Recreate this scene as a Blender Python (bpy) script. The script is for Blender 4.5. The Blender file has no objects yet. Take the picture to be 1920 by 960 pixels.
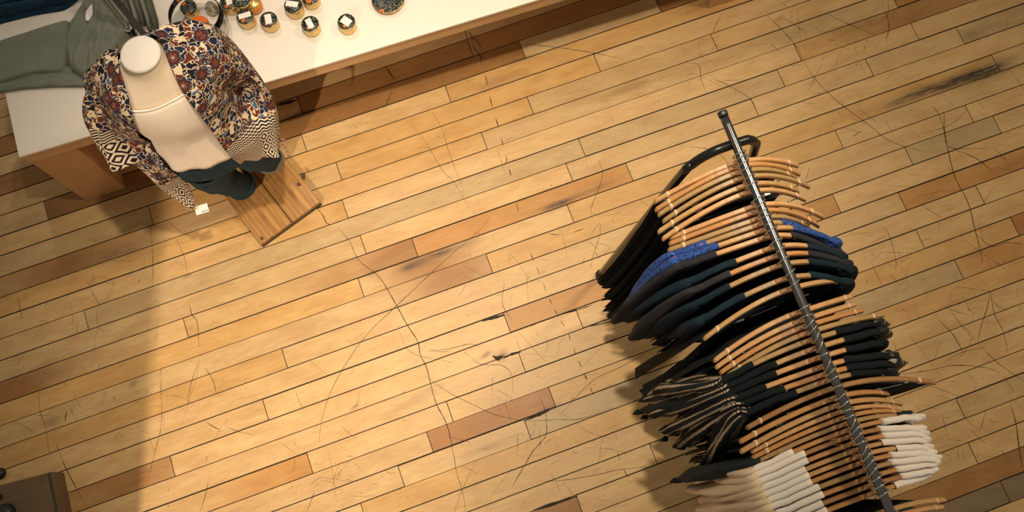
import bpy, bmesh, math, random
import numpy as np
from mathutils import Vector, Matrix
random.seed(7); rng = np.random.default_rng(7)
C = bpy.context.scene.collection
S = bpy.context.scene

# ------------------------------------------------------------------ camera
R = np.array([[0.939384, 0.3338225, -0.0782321], [-0.3427825, 0.9093155, -0.2358931], [-0.0076088, 0.2484108, 0.9686249]])
H = 3.7575; F = 1820.0
def un(px, py, z=0.0):
    d = R @ np.array([px-960.0, 480.0-py, -F]); t = (z-H)/d[2]
    return Vector((d[0]*t, d[1]*t, z))
cam = bpy.data.cameras.new('camera'); co = bpy.data.objects.new('camera', cam); C.objects.link(co)
M = Matrix([list(R[0]), list(R[1]), list(R[2])]).to_4x4(); M.translation = (0, 0, H)
co.matrix_world = M; cam.sensor_width = 36; cam.lens = F/1920*36; cam.clip_end = 50; cam.clip_start = .05
S.camera = co
S.view_settings.view_transform = 'Standard'; S.view_settings.look = 'None'; S.view_settings.gamma = 1; S.view_settings.use_curve_mapping = False
S.view_settings.exposure = 0.2

# ------------------------------------------------------------------ node helpers
class NT:
    def __init__(s, name):
        s.m = bpy.data.materials.new(name); s.m.use_nodes = True; s.t = s.m.node_tree
        s.b = s.t.nodes['Principled BSDF']
    def n(s, typ, **kw):
        nd = s.t.nodes.new(typ)
        for k, v in kw.items():
            if k in nd.inputs: s.set(nd.inputs[k], v)
            else: setattr(nd, k, v)
        return nd
    def set(s, inp, v):
        if isinstance(v, bpy.types.NodeSocket): s.t.links.new(v, inp)
        else: inp.default_value = v
    def math(s, op, a, b=0.0, c=0.0, clamp=False):
        nd = s.t.nodes.new('ShaderNodeMath'); nd.operation = op; nd.use_clamp = clamp
        s.set(nd.inputs[0], a); s.set(nd.inputs[1], b); s.set(nd.inputs[2], c); return nd.outputs[0]
    def mix(s, f, a, b, blend='MIX'):
        nd = s.t.nodes.new('ShaderNodeMix'); nd.data_type = 'RGBA'; nd.blend_type = blend
        s.set(nd.inputs[0], f); s.set(nd.inputs[6], a); s.set(nd.inputs[7], b); return nd.outputs[2]
    def ramp(s, f, pts, interp='LINEAR'):
        nd = s.t.nodes.new('ShaderNodeValToRGB'); cr = nd.color_ramp; cr.interpolation = interp
        while len(cr.elements) < len(pts): cr.elements.new(.5)
        for e, (p, c) in zip(cr.elements, pts):
            e.position = p; e.color = c if len(c) == 4 else (*c, 1)
        s.set(nd.inputs[0], f); return nd.outputs[0]
    def base(s, v, rough=.6, **kw):
        s.set(s.b.inputs['Base Color'], v); s.set(s.b.inputs['Roughness'], rough)
        for k, x in kw.items(): s.set(s.b.inputs[k.replace('_', ' ')], x)
    def coord(s, kind='Object', scale=(1, 1, 1)):
        tc = s.t.nodes.new('ShaderNodeTexCoord'); mp = s.t.nodes.new('ShaderNodeMapping')
        s.t.links.new(tc.outputs[kind], mp.inputs[0]); mp.inputs['Scale'].default_value = scale
        return mp.outputs[0]
    def noise(s, vec, scale, detail=4, rough=.55, out=0, **kw):
        nd = s.n('ShaderNodeTexNoise', **kw); s.set(nd.inputs['Vector'], vec); s.set(nd.inputs['Scale'], scale)
        nd.inputs['Detail'].default_value = detail; nd.inputs['Roughness'].default_value = rough; return nd.outputs[out]
    def bump(s, h, strength=.3, dist=.002):
        nd = s.t.nodes.new('ShaderNodeBump'); s.set(nd.inputs['Height'], h); nd.inputs['Strength'].default_value = strength
        nd.inputs['Distance'].default_value = dist; s.t.links.new(nd.outputs[0], s.b.inputs['Normal'])
def col(c): return (*c, 1.0)
def simple(name, c, rough=.5, metal=0.0, var=.0, scale=30, bump=0.0, **kw):
    t = NT(name); v = t.coord()
    if var:
        f = t.noise(v, scale); cc = t.mix(f, col([x*(1-var) for x in c]), col([min(1, x*(1+var)) for x in c]))
    else: cc = col(c)
    t.base(cc, rough, Metallic=metal, **kw)
    if bump: t.bump(t.noise(v, scale*3), bump, .002)
    return t.m
def cloth(name, c, var=.25, rough=.9, weave=900, sheen=.0):
    t = NT(name); v = t.coord()
    f = t.noise(v, 22, 5); cc = t.mix(f, col([x*(1-var) for x in c]), col([min(1, x*(1+var)) for x in c]))
    t.base(cc, rough); t.b.inputs['Sheen Weight'].default_value = sheen
    t.b.inputs['Specular IOR Level'].default_value = .2
    t.bump(t.noise(v, weave*.25, 3), .35, .001)
    return t.m

# ------------------------------------------------------------------ mesh helpers
def obj(name, verts, faces, mat, parent=None, smooth=True, uv=None, mats=None, fm=None):
    me = bpy.data.meshes.new(name); me.from_pydata([tuple(v) for v in verts], [], faces)
    for m in (mats or [mat]): me.materials.append(m)
    if fm is not None: me.polygons.foreach_set('material_index', fm)
    if smooth: me.polygons.foreach_set('use_smooth', [True]*len(me.polygons))
    if uv is not None:
        l = me.uv_layers.new(name='UVMap')
        idx = np.zeros(len(me.loops), dtype=np.int32); me.loops.foreach_get('vertex_index', idx)
        l.data.foreach_set('uv', np.asarray(uv, dtype=np.float32)[idx].ravel())
    me.update()
    o = bpy.data.objects.new(name, me); C.objects.link(o)
    if parent: 
        o.parent = parent; o.location = -Vector(parent.location)
    return o
def thing(name, label, cat, loc=(0, 0, 0), group=None):
    o = bpy.data.objects.new(name, None); C.objects.link(o); o.empty_display_size = .05
    o.location = loc; o['label'] = label; o['category'] = cat
    if group: o['group'] = group
    return o
def tag(o, label, cat, group=None):
    o['label'] = label; o['category'] = cat
    if group: o['group'] = group
    return o
def fixn(o):
    bm = bmesh.new(); bm.from_mesh(o.data); bmesh.ops.recalc_face_normals(bm, faces=bm.faces); bm.to_mesh(o.data); bm.free(); return o
def bevel(o, w, seg=2):
    m = o.modifiers.new('bevel', 'BEVEL'); m.width = w; m.segments = seg; m.limit_method = 'ANGLE'; return o
def box_vf(x0, x1, y0, y1, z0, z1):
    v = [(x0,y0,z0),(x1,y0,z0),(x1,y1,z0),(x0,y1,z0),(x0,y0,z1),(x1,y0,z1),(x1,y1,z1),(x0,y1,z1)]
    f = [(0,3,2,1),(4,5,6,7),(0,1,5,4),(1,2,6,5),(2,3,7,6),(3,0,4,7)]
    return v, f
def box(name, dims, mat, parent=None, rot=0.0, bev=0.0, piv=None):
    v, f = box_vf(*dims)
    v = [Vector(p) for p in v]
    if rot:
        pv = Vector(piv or ((dims[0]+dims[1])/2, (dims[2]+dims[3])/2, 0)); Rz = Matrix.Rotation(rot, 3, 'Z')
        v = [Rz @ (p-pv) + pv for p in v]
    o = obj(name, v, f, mat, parent, smooth=False)
    if bev: bevel(o, bev)
    return o
def quadbox(name, corners, z0, z1, mat, parent=None, bev=0.0):
    n = len(corners)
    v = [(c[0], c[1], z0) for c in corners] + [(c[0], c[1], z1) for c in corners]
    f = [tuple(range(n-1, -1, -1)), tuple(range(n, 2*n))] + [(i, (i+1) % n, n+(i+1) % n, n+i) for i in range(n)]
    o = obj(name, v, f, mat, parent, smooth=False); fixn(o)
    if bev: bevel(o, bev)
    return o
def catmull(P, n=8):
    P = [Vector(p) for p in P]; out = []
    for i in range(len(P)-1):
        p0 = P[i-1] if i else P[0]*2-P[1]; p1 = P[i]; p2 = P[i+1]; p3 = P[i+2] if i+2 < len(P) else P[-1]*2-P[-2]
        for k in range(n):
            t = k/n; out.append(.5*((2*p1)+(-p0+p2)*t+(2*p0-5*p1+4*p2-p3)*t*t+(-p0+3*p1-3*p2+p3)*t**3))
    out.append(P[-1].copy()); return out
def lerp_list(vals, t):
    x = t*(len(vals)-1); i = min(int(x), len(vals)-2); f = x-i; return vals[i]*(1-f)+vals[i+1]*f
def tube(name, path, rad, mat, parent=None, n=12, flat=None, up=(0, 0, 1), caps=True, wr=None):
    """sweep; flat=(a,b) list of half-axes: a along side, b along up-ish"""
    path = [Vector(p) for p in path]; V = []; Fc = []; UV = []; L = 0
    up = Vector(up)
    for i, p in enumerate(path):
        t = (path[min(i+1, len(path)-1)]-path[max(i-1, 0)]).normalized()
        side = t.cross(up)
        if side.length < 1e-3: side = t.cross(Vector((1, 0, 0)))
        side.normalize(); u2 = side.cross(t).normalized()
        s = i/(len(path)-1)
        if flat: a, b = lerp_list(flat[0], s), lerp_list(flat[1], s)
        else: a = b = (lerp_list(rad, s) if isinstance(rad, (list, tuple)) else rad)
        if i: L += (p-path[i-1]).length
        for k in range(n):
            an = 2*math.pi*k/n; e = 1.0
            if wr: e = 1+wr(s, an)
            V.append(p+side*math.cos(an)*a*e+u2*math.sin(an)*b*e); UV.append((k/n*2, L))
    m = len(path)
    for i in range(m-1):
        for k in range(n):
            Fc.append((i*n+k, i*n+(k+1) % n, (i+1)*n+(k+1) % n, (i+1)*n+k))
    if caps:
        Fc.append(tuple(range(n-1, -1, -1))); Fc.append(tuple((m-1)*n+k for k in range(n)))
    o = obj(name, V, Fc, mat, parent, uv=UV); fixn(o); return o
def lathe(name, prof, mat, loc=(0, 0, 0), parent=None, n=40, tilt=None):
    V = []; Fc = []
    for r, z in prof:
        for k in range(n):
            a = 2*math.pi*k/n; V.append(Vector((r*math.cos(a)+loc[0], r*math.sin(a)+loc[1], z+loc[2])))
    for i in range(len(prof)-1):
        for k in range(n): Fc.append((i*n+k, i*n+(k+1) % n, (i+1)*n+(k+1) % n, (i+1)*n+k))
    if prof[0][0] > 1e-4: Fc.append(tuple(range(n-1, -1, -1)))
    if prof[-1][0] > 1e-4: Fc.append(tuple((len(prof)-1)*n+k for k in range(n)))
    return obj(name, V, Fc, mat, parent)
def ell(t, rx, ry): return rx*math.cos(t), ry*math.sin(t)

# ------------------------------------------------------------------ FLOOR
YK = {-3: 1.8723, -2: 1.7887, -1: 1.7034, 0: 1.6228, 1: 1.5379, 2: 1.4552, 3: 1.375, 4: 1.2904, 5: 1.2075, 6: 1.1239, 7: 1.0414, 8: 0.9595, 9: 0.8748, 10: 0.7921, 11: 0.7106, 12: 0.6258, 13: 0.5453, 14: 0.4594, 15: 0.3762, 16: 0.2939, 17: 0.2105, 18: 0.1283, 19: 0.043, 20: -0.0377, 21: -0.1212, 22: -0.2019, 23: -0.2828, 24: -0.368, 25: -0.453, 26: -0.5373}
JN = [(-3, -0.306), (-2, -1.407), (-2, 0.653), (-1, -0.337), (-1, 0.292), (0, -1.012), (0, 0.927), (1, -0.239), (1, 0.597), (1, 1.426), (2, 0.364), (3, -0.264), (3, 1.737), (4, -1.362), (4, 0.731), (4, 1.624), (4, 2.241), (5, -0.241), (5, 0.644), (5, 1.468), (5, 1.991), (5, 2.412), (6, -1.001), (6, -0.05), (6, 0.875), (7, -0.303), (7, 0.586), (7, 2.494), (8, 0.208), (8, 1.737), (9, -0.67), (9, 2.288), (10, 2.373), (11, -0.796), (11, 0.192), (11, 1.611), (12, -1.189), (12, 0.465), (12, 1.862), (13, 0.194), (13, 2.17), (14, -0.695), (14, -0.132), (14, 1.861), (15, -0.241), (15, 0.256), (15, 2.239), (16, -0.384), (16, 0.125), (16, 1.95), (19, 0.541), (19, 1.534), (22, 1.709), (24, 1.678), (26, 1.727)]
for k, px, py in ((-3, 882, 92), (-2, 1235, 12), (2, 1680, 7), (10, 1702, 289), (17, 678, 950), (20, 1086, 945)): JN.append((k, un(px, py).x))
for k in range(-4, -34, -1): YK[k] = YK[k+1]+.0834
for k in range(27, 60): YK[k] = YK[k-1]-.0834
X0, X1 = -4.2, 4.6
# board tones: own colour, with shade under the table painted in on some (photo pixel inside the board -> tint)
T_L = (.67, .465, .228); T_AM = (.54, .290, .092); T_DK = (.32, .165, .055); T_GR = (.55, .40, .205); T_RU = (.43, .205, .065); T_YE = (.64, .405, .16); T_BR = (.39, .205, .072); T_GD = (.24, .175, .11)
TONE = [((750,171),T_DK),((1000,50),T_BR),((620,245),T_L),((700,290),T_YE),((640,390),T_AM,.10),((560,430),T_YE,.2),((650,160),T_BR),((1130,340),T_AM),((860,430),T_AM),((770,470),T_BR,.33),
 ((800,500),T_BR,.17),((850,515),T_BR,.20),((560,580),T_YE),((900,795),T_RU),((850,800),T_RU),((540,870),T_AM,.3),((230,905),T_BR,.25),((130,388),T_GD),((120,500),T_BR,.3),((20,725),T_RU,.2),
 ((1560,390),T_AM),((1780,150),T_YE),((1860,50),T_GR),((1740,284),T_GR),((1840,240),T_GR),((1270,5),T_DK),((1905,420),T_RU),((1860,470),T_AM,.2),((1720,20),T_BR,.3),((1692,2),T_RU),((1035,805),T_GR),((1250,35),T_YE),
 ((1040,72),T_GR),((1150,70),T_GR),((1450,150),T_GR),((1850,330),T_AM),((1850,940),T_GD),((1750,935),T_BR),((1800,900),T_BR),((1900,930),T_GD),((1650,40),T_YE),((1040,950),T_BR),((1250,370),T_YE),
 ((330,120+330),T_YE),((200,590),T_GR),((120,828),T_YE),((60,230+10),T_BR),((30,265),T_BR),((40,350),T_BR),((1180,740),T_AM),((560,322),T_YE),((1180,700),T_YE),((700,950),T_YE)]
tones = {}
joints = {}
for k, x in JN: joints.setdefault(k, []).append(x)
boards = []
for k in sorted(YK):
    if k+1 not in YK: continue
    js = sorted(joints.get(k, []))
    if not js: js = [rng.uniform(-2.9, -2.1)] if k >= -3 and k <= 26 else [rng.uniform(-2, 2)]
    lo, hi = js[0], js[-1]
    while lo > X0:
        lo = min(lo-rng.uniform(.7, 1.8), -1.98-rng.uniform(0, .9)) if (-3 <= k <= 26) else lo-rng.uniform(.5, 1.6)
        js.insert(0, lo)
    if -3 <= k <= 26 and hi < X1: hi = max(hi+.6, 2.80-(1.222-YK[k])*.52+rng.uniform(.02, 1.2)); js.append(hi)
    while hi < X1: hi += rng.uniform(.6, 1.6); js.append(hi)
    js = [X0]+[j for j in js if X0 < j < X1]+[X1]
    for a, b in zip(js[:-1], js[1:]): boards.append((k, a, b))
def row_of(y):
    for k in YK:
        if k+1 in YK and YK[k] >= y > YK[k+1]: return k
btone = {}
for (px, py), t, *ex_ in TONE:
    p = un(px, py); k = row_of(p.y)
    for i, (kk, a, b) in enumerate(boards):
        if kk == k and a <= p.x < b: btone.setdefault(i, []).append((p.x, t, ex_[0] if ex_ else None))
# stains: pixel centre, length, width (m), strength
STAIN = [((772,498),.05,.016,1.1),((825,476),.06,.011,1.2),((880,453),.06,.007,1.0),((700,512),.03,.02,.5),((1120,352),.09,.012,.5),((1060,377),.1,.007,.8),((1850,135),.12,.03,1.0),((1800,150),.15,.022,.9),((1735,170),.14,.018,.8),((1690,190),.08,.015,.6),((60,380+330),.25,.04,.35),((1045,385),.06,.012,.9),((940,668),.02,.018,1.2),((1035,763),.03,.008,1.1),
 ((1650,755),.018,.015,.8),((1460,37),.008,.008,1.2),((930,155),.12,.02,.4),((420,230+240),.1,.01,.3),((930,835),.14,.012,.4),((1500,60),.1,.03,.3),((1180,165),.12,.015,.35),((240,470),.1,.03,.35),((250,720),.02,.012,.7),((100,790),.03,.02,.6),((560,215),.06,.008,1.2),((300,460),.01,.006,1),((910,665),.02,.006,.9),
 ((665,765),.012,.006,1.2),((640,760),.03,.005,.7),((810,730),.05,.012,.4),((770,755),.06,.01,.4),((1600,50),.1,.03,.3),((1830,60),.07,.02,.5),((1560,30),.1,.02,.3),((1740,650),.1,.03,.25),((60,410),.14,.03,.4),((1900,310),.1,.03,.25),((1300,15),.1,.02,.35),((980,110),.05,.01,.5),((180,490),.2,.02,.35),((350,515),.006,.005,1.2),((640,280),.005,.005,1.3),((1005,150),.06,.008,.5),((900,75+5),.008,.004,1.2),((1085,50),.004,.004,1.2)]
ST = [(un(*p), l, w, s) for p, l, w, s in STAIN]
V = []; Fc = []; CT = []; CS = []
gap = .0018
for i, (k, a, b) in enumerate(boards):
    pl = btone.get(i, []); full = [q for q in pl if q[2] is None]; patch = [q for q in pl if q[2] is not None]
    t = full[0][1] if full else None
    if t is None:
        r = rng.random(); j = rng.normal(1, .035)
        base = np.array(T_L)*j; mixc = np.array(T_YE if r < .55 else T_GR); mf = .3*rng.random()**1.5; base = base*(1-mf)+mixc*mf
    else: base = np.array(t)*rng.uniform(.95, 1.05)
    y1, y0 = YK[k]-gap*rng.uniform(.45, 1.7), YK[k+1]+gap*rng.uniform(.45, 1.7); xa, xb = a+gap*.8, b-gap*.8
    vis = (-4 <= k <= 27)
    nx = max(2, int((xb-xa)/(.03 if vis else .5))+1); ny = 6 if vis else 2
    xs = np.linspace(xa, xb, nx); ys = np.linspace(y0, y1, ny)
    o = len(V); dz = rng.uniform(-.0003, .0003); seed = rng.random()
    for yy in ys:
        for xx in xs:
            V.append((xx, yy, dz)); s = 0
            if vis:
                for p, l, w, q in ST:
                    dx, dy = (xx-p.x)/l, (yy-p.y)/w
                    if abs(dx) < 3 and abs(dy) < 3: s += q*math.exp(-dx*dx-dy*dy)
            bb = np.array(base)
            for q in patch: wq = math.exp(-((xx-q[0])/q[2])**2); bb = bb*(1-wq)+np.array(q[1])*wq
            CT.append((*bb, 1)); CS.append((min(s, 1.3)/1.3, seed, 0, 1))
    for r_ in range(ny-1):
        for c_ in range(nx-1): Fc.append((o+r_*nx+c_, o+r_*nx+c_+1, o+(r_+1)*nx+c_+1, o+(r_+1)*nx+c_))
    # skirts down into the gap
    ring = [o+c_ for c_ in range(nx)]+[o+r_*nx+nx-1 for r_ in range(1, ny)]+[o+(ny-1)*nx+c_ for c_ in range(nx-2, -1, -1)]+[o+r_*nx for r_ in range(ny-2, 0, -1)]
    o2 = len(V)
    for q in ring: V.append((V[q][0], V[q][1], -.006)); CT.append((.05, .03, .015, 1)); CS.append((0, seed, 0, 1))
    nr = len(ring)
    for q in range(nr): Fc.append((ring[q], o2+q, o2+(q+1) % nr, ring[(q+1) % nr]))
t = NT('maple_floorboards')
at = t.n('ShaderNodeAttribute', attribute_name='tone'); st = t.n('ShaderNodeAttribute', attribute_name='stain')
sp = t.n('ShaderNodeSeparateColor'); t.set(sp.inputs[0], st.outputs['Color'])
v = t.coord('Object', (1, 1, 1))
off = t.n('ShaderNodeCombineXYZ'); t.set(off.inputs[0], t.math('MULTIPLY', sp.outputs[1], 37.0)); t.set(off.inputs[1], t.math('MULTIPLY', sp.outputs[1], 11.0))
va = t.n('ShaderNodeVectorMath', operation='ADD'); t.set(va.inputs[0], v); t.set(va.inputs[1], off.outputs[0])
mp = t.n('ShaderNodeMapping'); t.set(mp.inputs[0], va.outputs[0]); mp.inputs['Scale'].default_value = (1, 9, 1)
grain = t.noise(mp.outputs[0], 14, 6, .65, Distortion=.6)
mp2 = t.n('ShaderNodeMapping'); t.set(mp2.inputs[0], va.outputs[0]); mp2.inputs['Scale'].default_value = (1, 3, 1)
blot = t.noise(mp2.outputs[0], 5.5, 5, .6)
fine = t.noise(v, 420, 3, .7)
c = t.mix(t.ramp(grain, [(.3, (0, 0, 0)), (.75, (1, 1, 1))]), t.mix(.5, at.outputs['Color'], (.40, .22, .085, 1), 'MULTIPLY'), at.outputs['Color'])
c = t.mix(.62, at.outputs['Color'], c)
c = t.mix(t.ramp(blot, [(.36, (.55, .55, .55)), (.62, (0, 0, 0))]), c, t.mix(.55, c, (.55, .34, .17, 1), 'MULTIPLY'))
c = t.mix(t.ramp(fine, [(.30, (.5, .5, .5)), (.46, (0, 0, 0))]), c, t.mix(.8, c, (.42, .30, .19, 1), 'MULTIPLY'))
pit = t.n('ShaderNodeTexVoronoi', feature='F1'); t.set(pit.inputs['Vector'], v); pit.inputs['Scale'].default_value = 26
pm = t.math('MULTIPLY', t.ramp(pit.outputs['Distance'], [(.045, (1, 1, 1)), (.09, (0, 0, 0))]), t.ramp(t.noise(v, 4.1, 2), [(.5, (0, 0, 0)), (.6, (1, 1, 1))]))
c = t.mix(t.math('MULTIPLY', pm, .8), c, (.05, .03, .02, 1))
# fine short scuffs
mp3 = t.n('ShaderNodeMapping'); t.set(mp3.inputs[0], v); mp3.inputs['Rotation'].default_value = (0, 0, 1.2); mp3.inputs['Scale'].default_value = (1, 16, 1)
sc = t.noise(mp3.outputs[0], 11, 3, .6, Distortion=1.5)
c = t.mix(t.math('MULTIPLY', t.ramp(sc, [(.69, (0, 0, 0)), (.74, (1, 1, 1))]), .38), c, (.09, .06, .035, 1))
sn = t.math('MULTIPLY', t.math('MULTIPLY', sp.outputs[0], 1.3), t.math('ADD', t.math('MULTIPLY', t.noise(mp.outputs[0], 12, 6, .75), 2.6), -.55), clamp=True)
c = t.mix(sn, c, (.035, .025, .02, 1))
t.base(c, t.math('ADD', t.math('MULTIPLY', blot, .25), .30)); t.b.inputs['Specular IOR Level'].default_value = .32
t.bump(grain, .12, .001)
floor_m = t.m
seam = simple('seam_dirt', (.018, .013, .01), .9)
fl = obj('floor', V, Fc, floor_m, smooth=False)
for nm, data in (('tone', CT), ('stain', CS)):
    a_ = fl.data.color_attributes.new(nm, 'FLOAT_COLOR', 'POINT'); a_.data.foreach_set('color', np.array(data, dtype=np.float32).ravel())
fl['kind'] = 'structure'
v_, f_ = box_vf(X0, X1, YK[59], YK[-33], -.05, -.004)
sub = obj('floor_subfloor', v_, f_, seam, smooth=False); sub['kind'] = 'structure'; sub.name = 'trim_1'

# gouges and scratches worn into the boards: thin dark ribbons, part of the floor surface
scm = simple('scratch_dirt', (.16, .10, .05), .9); scd = simple('crack_dirt', (.03, .02, .014), .9)
def ribbon(pts, w, z=.0007, n=5, V=None, Fc=None):
    P = catmull(pts, n); m = len(P)
    o = len(V)
    for i, p in enumerate(P):
        tt = (P[min(i+1, m-1)]-P[max(i-1, 0)]); tt.z = 0
        if tt.length < 1e-6: tt = Vector((1, 0, 0))
        tt.normalize(); s = Vector((-tt.y, tt.x, 0)); s_ = i/(m-1)
        ww = w*(.35+.65*math.sin(math.pi*min(.999, s_+.0001)))*rng.uniform(.6, 1.25)/2
        q = Vector((p.x, p.y, z)); V.append(q+s*ww); V.append(q-s*ww)
    for i in range(m-1): Fc.append((o+2*i, o+2*i+1, o+2*i+3, o+2*i+2))
SV = []; SF = []
traced = [([(634,428),(655,452),(672,487),(703,512),(720,532),(743,572),(764,610),(783,640),(788,665),(800,690),(808,722),(818,757),(838,797),(850,850),(856,885),(868,925),(873,960)],.0035),
 ([(930,392),(900,430),(855,470),(800,520),(745,572),(690,625),(650,680),(620,735),(603,790),(598,830)],.0022),
 ([(590,385),(606,405),(612,418),(620,421)],.004),([(355,570),(360,590),(370,605),(373,650)],.003),([(372,680),(358,720),(352,757)],.002),
 ([(798,705),(840,735),(900,765),(930,778),(985,790)],.002),([(745,610),(770,660),(850,640+40)],.001),([(870,660),(895,680),(915,684),(940,685),(958,700),(962,735)],.002),
 ([(1080,700),(1130,650),(1180,620),(1220,665-35)],.0015),([(1050,778),(1110,715),(1160,690),(1225,655)],.002),([(985,790),(1040,787),(1090,785),(1150,765)],.002),
 ([(1012,742),(1022,770),(1025,800),(1022,820),(1000,845),(985,870),(965,905),(962,912)],.003),([(1016,903),(1060,900),(1120,890),(1165,880),(1220,875)],.0022),
 ([(1505,112),(1530,150),(1570,190),(1630,235),(1670,265),(1735,285)],.0022),([(1440,30),(1470,60),(1495,90),(1505,112)],.0025),([(1750,300-100),(1765,225),(1775,270),(1790,330),(1815,380),(1828,430),(1838,470),(1842,490)],.0035),
 ([(1780,580),(1790,540),(1855,545),(1830,520)],.001),([(1857,548),(1850,580),(1840,610),(1833,640)],.003),([(1857,548),(1865,590),(1880,620),(1890,660)],.0025),([(1760,600),(1785,625),(1800,650),(1805,660)],.003),([(1833,643),(1870,680),(1920,715)],.002),
 ([(1690,702),(1740,695),(1790,685),(1850,690),(1875,700)],.003),([(1770,680),(1800,662),(1850,650)],.002),([(1895,760),(1905,795),(1912,850),(1918,880)],.004),([(1830,400+40),(1860,462),(1890,455),(1920,458)],.003),([(1660,425),(1670,450),(1680,490),(1678,505)],.002),
 ([(980,82),(1035,88),(1100,97),(1165,110)],.003),([(1340,118),(1315,105),(1312,75),(1330,75)],.001),([(1288,118),(1310,122),(1315,150),(1325,175)],.002),([(1355,25),(1340,50),(1338,65)],.002),([(1122,300),(1130,330),(1110,385),(1108,400)],.0025),
 ([(1028,438),(1040,440),(1050,440)],.003),([(1072,437),(1085,432),(1095,430)],.003),([(1125,417),(1125,440),(1112,480),(1108,500)],.002),([(1165,455),(1150,475),(1138,495)],.0012),([(1295,275),(1330,280),(1350,290),(1365,305)],.003),
 ([(72,735),(75,770),(85,800),(92,850)],.002),([(105,830),(120,870),(140,910),(163,950)],.003),([(302,690),(303,740),(302,800),(290,850),(280,890),(275,905)],.0015),([(375,660),(370,700),(355,750),(340,800)],.001),([(385,690),(400,715),(405,738)],.0025),([(385,790),(400,800),(412,806)],.003),
 ([(125,770),(122,790)],.004),([(390,905),(385,930),(375,960)],.0025),([(590,920),(585,935),(575,960)],.0025),([(283,425),(285,460),(287,497),(286,535)],.002),([(330,447),(345,480),(352,515)],.0015),([(168,540),(180,560),(190,575)],.002),([(33,555),(38,580),(42,600)],.002),
 ([(880,60),(900,85),(910,115)],.003),([(735,170),(725,195),(718,203)],.004),([(723,125),(740,150)],.005),([(770,230),(800,270),(830,320),(850,340),(880,390)],.0014),([(810,210),(830,245),(840,280),(870,360)],.0014),([(1345,150),(1400,180),(1420,205)],.002),
 ([(800,660),(850,652),(880,645),(900,650)],.002),([(805,655),(830,660),(845,655)],.002),([(1005,540),(960,480),(955,500)],.001),([(946,530),(942,570),(960,600)],.002),([(930,745),(945,755),(960,790)],.001),([(1650,40),(1665,25),(1665,0)],.002),([(1660,20),(1667,50),(1660,75)],.003),
 ([(1550,25),(1590,45),(1640,65)],.002),([(1545,110),(1530,140),(1520,165)],.0015),([(1600,255),(1605,252),(1615,245)],.003),([(1770,210),(1772,250),(1782,277),(1850,278)],.003),([(1790,280),(1830,297),(1860,320)],.003),([(1730,250),(1780,235),(1810,210)],.002),([(885,85),(905,110)],.004)]
for pts, w in traced: ribbon([un(*p) for p in pts], w*.85, V=SV, Fc=SF)
for pts, w in [([(905,602),(930,595),(947,590)],.010),([(516,198),(540,192),(557,187)],.015),([(985,788),(1010,777),(1040,763)],.013),([(1000,957),(1040,944),(1082,930)],.011),([(945,671),(960,664),(976,660)],.009),([(924,667),(933,672),(942,667)],.018),([(1110,572),(1080,582),(1052,590)],.004),([(1190,590),(1150,602),(1095,614)],.005),([(1240,583),(1180,603)],.004)]:
    ribbon([un(*p) for p in pts], w, z=.0009, V=SV, Fc=SF)
# a line of old partition marks: dashes running across the boards
dl = [un(*p) for p in [(880,60),(905,120),(918,180),(935,240),(948,290),(958,330),(968,380),(980,430),(995,475),(1012,515),(1030,560),(1045,590),(1065,625),(1080,665),(1095,700),(1112,740),(1128,790),(1150,830),(1170,880),(1195,930)]]
dc = catmull(dl, 6)
for i in range(0, len(dc)-3, 4):
    if rng.random() < .85: ribbon([dc[i], dc[i+1], dc[i+2]+Vector((rng.normal(0, .002), 0, 0))], rng.uniform(.0022, .0045), V=SV, Fc=SF)
ndark = len(SF)
clus = [(1650,60),(1560,40),(1480,70),(1850,560),(1800,600),(1720,540),(1780,700),(1680,760),(1000,600),(1090,830),(1150,820),(960,830),(260,730),(110,780),(260,480),(180,560),(180,660),(900,560),(1350,130),(1620,230),(1850,250),(1720,400),(1620,150),(1650,480),(1880,800),(1760,860),(640,900),(560,880),(320,830),(1000,740),(1180,430),(1140,470)]
for i in range(560):
    if i < 380:
        c0 = clus[rng.integers(len(clus))]; p = un(c0[0]+rng.normal(0, 55), c0[1]+rng.normal(0, 38))
    else: p = un(rng.uniform(0, 1920), rng.uniform(0, 960))
    an = rng.uniform(0, math.pi); L = rng.exponential(.022)+.006
    d = Vector((math.cos(an), math.sin(an), 0))*L; q = Vector((rng.normal(0, .004), rng.normal(0, .004), 0))
    ribbon([p-d, p+q, p+d], rng.uniform(.0006, .0017), n=3, V=SV, Fc=SF)
so = obj('trim_2', SV, SF, None, smooth=False, mats=[scm, scd], fm=[1 if q < ndark else 0 for q in range(len(SF))]); so['kind'] = 'structure'

# ------------------------------------------------------------------ MATERIALS
white_top = simple('white_laminate', (.80, .735, .66), .45, var=.03, scale=60, bump=.03)
def woodmat(name, c1, c2, scale=8, stretch=(1, 10, 10), rough=.5):
    t = NT(name); v = t.coord('Object', stretch)
    g = t.noise(v, scale, 6, .6, Distortion=.8); w = t.n('ShaderNodeTexWave', wave_type='BANDS', bands_direction='Y'); t.set(w.inputs['Vector'], v)
    w.inputs['Scale'].default_value = scale*.35; w.inputs['Distortion'].default_value = 6; w.inputs['Detail'].default_value = 3
    f = t.math('ADD', t.math('MULTIPLY', g, .88), t.math('MULTIPLY', w.outputs[1], .12))
    t.base(t.ramp(f, [(.25, c1), (.75, c2)]), rough); t.bump(g, .1, .001); return t.m
pale_wood = woodmat('pale_pine', (.56, .33, .17), (.68, .44, .25), 5)
board_wood = woodmat('brown_oak', (.20, .085, .022), (.52, .275, .085), 5, (1.0, 8, 8), .45)
dark_steel = simple('black_steel', (.028, .030, .030), .28, .75)
rail_steel = simple('burnished_steel', (.17, .172, .18), .17, 1.0)
chrome = simple('chrome', (.62, .60, .56), .14, 1.0)
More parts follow.
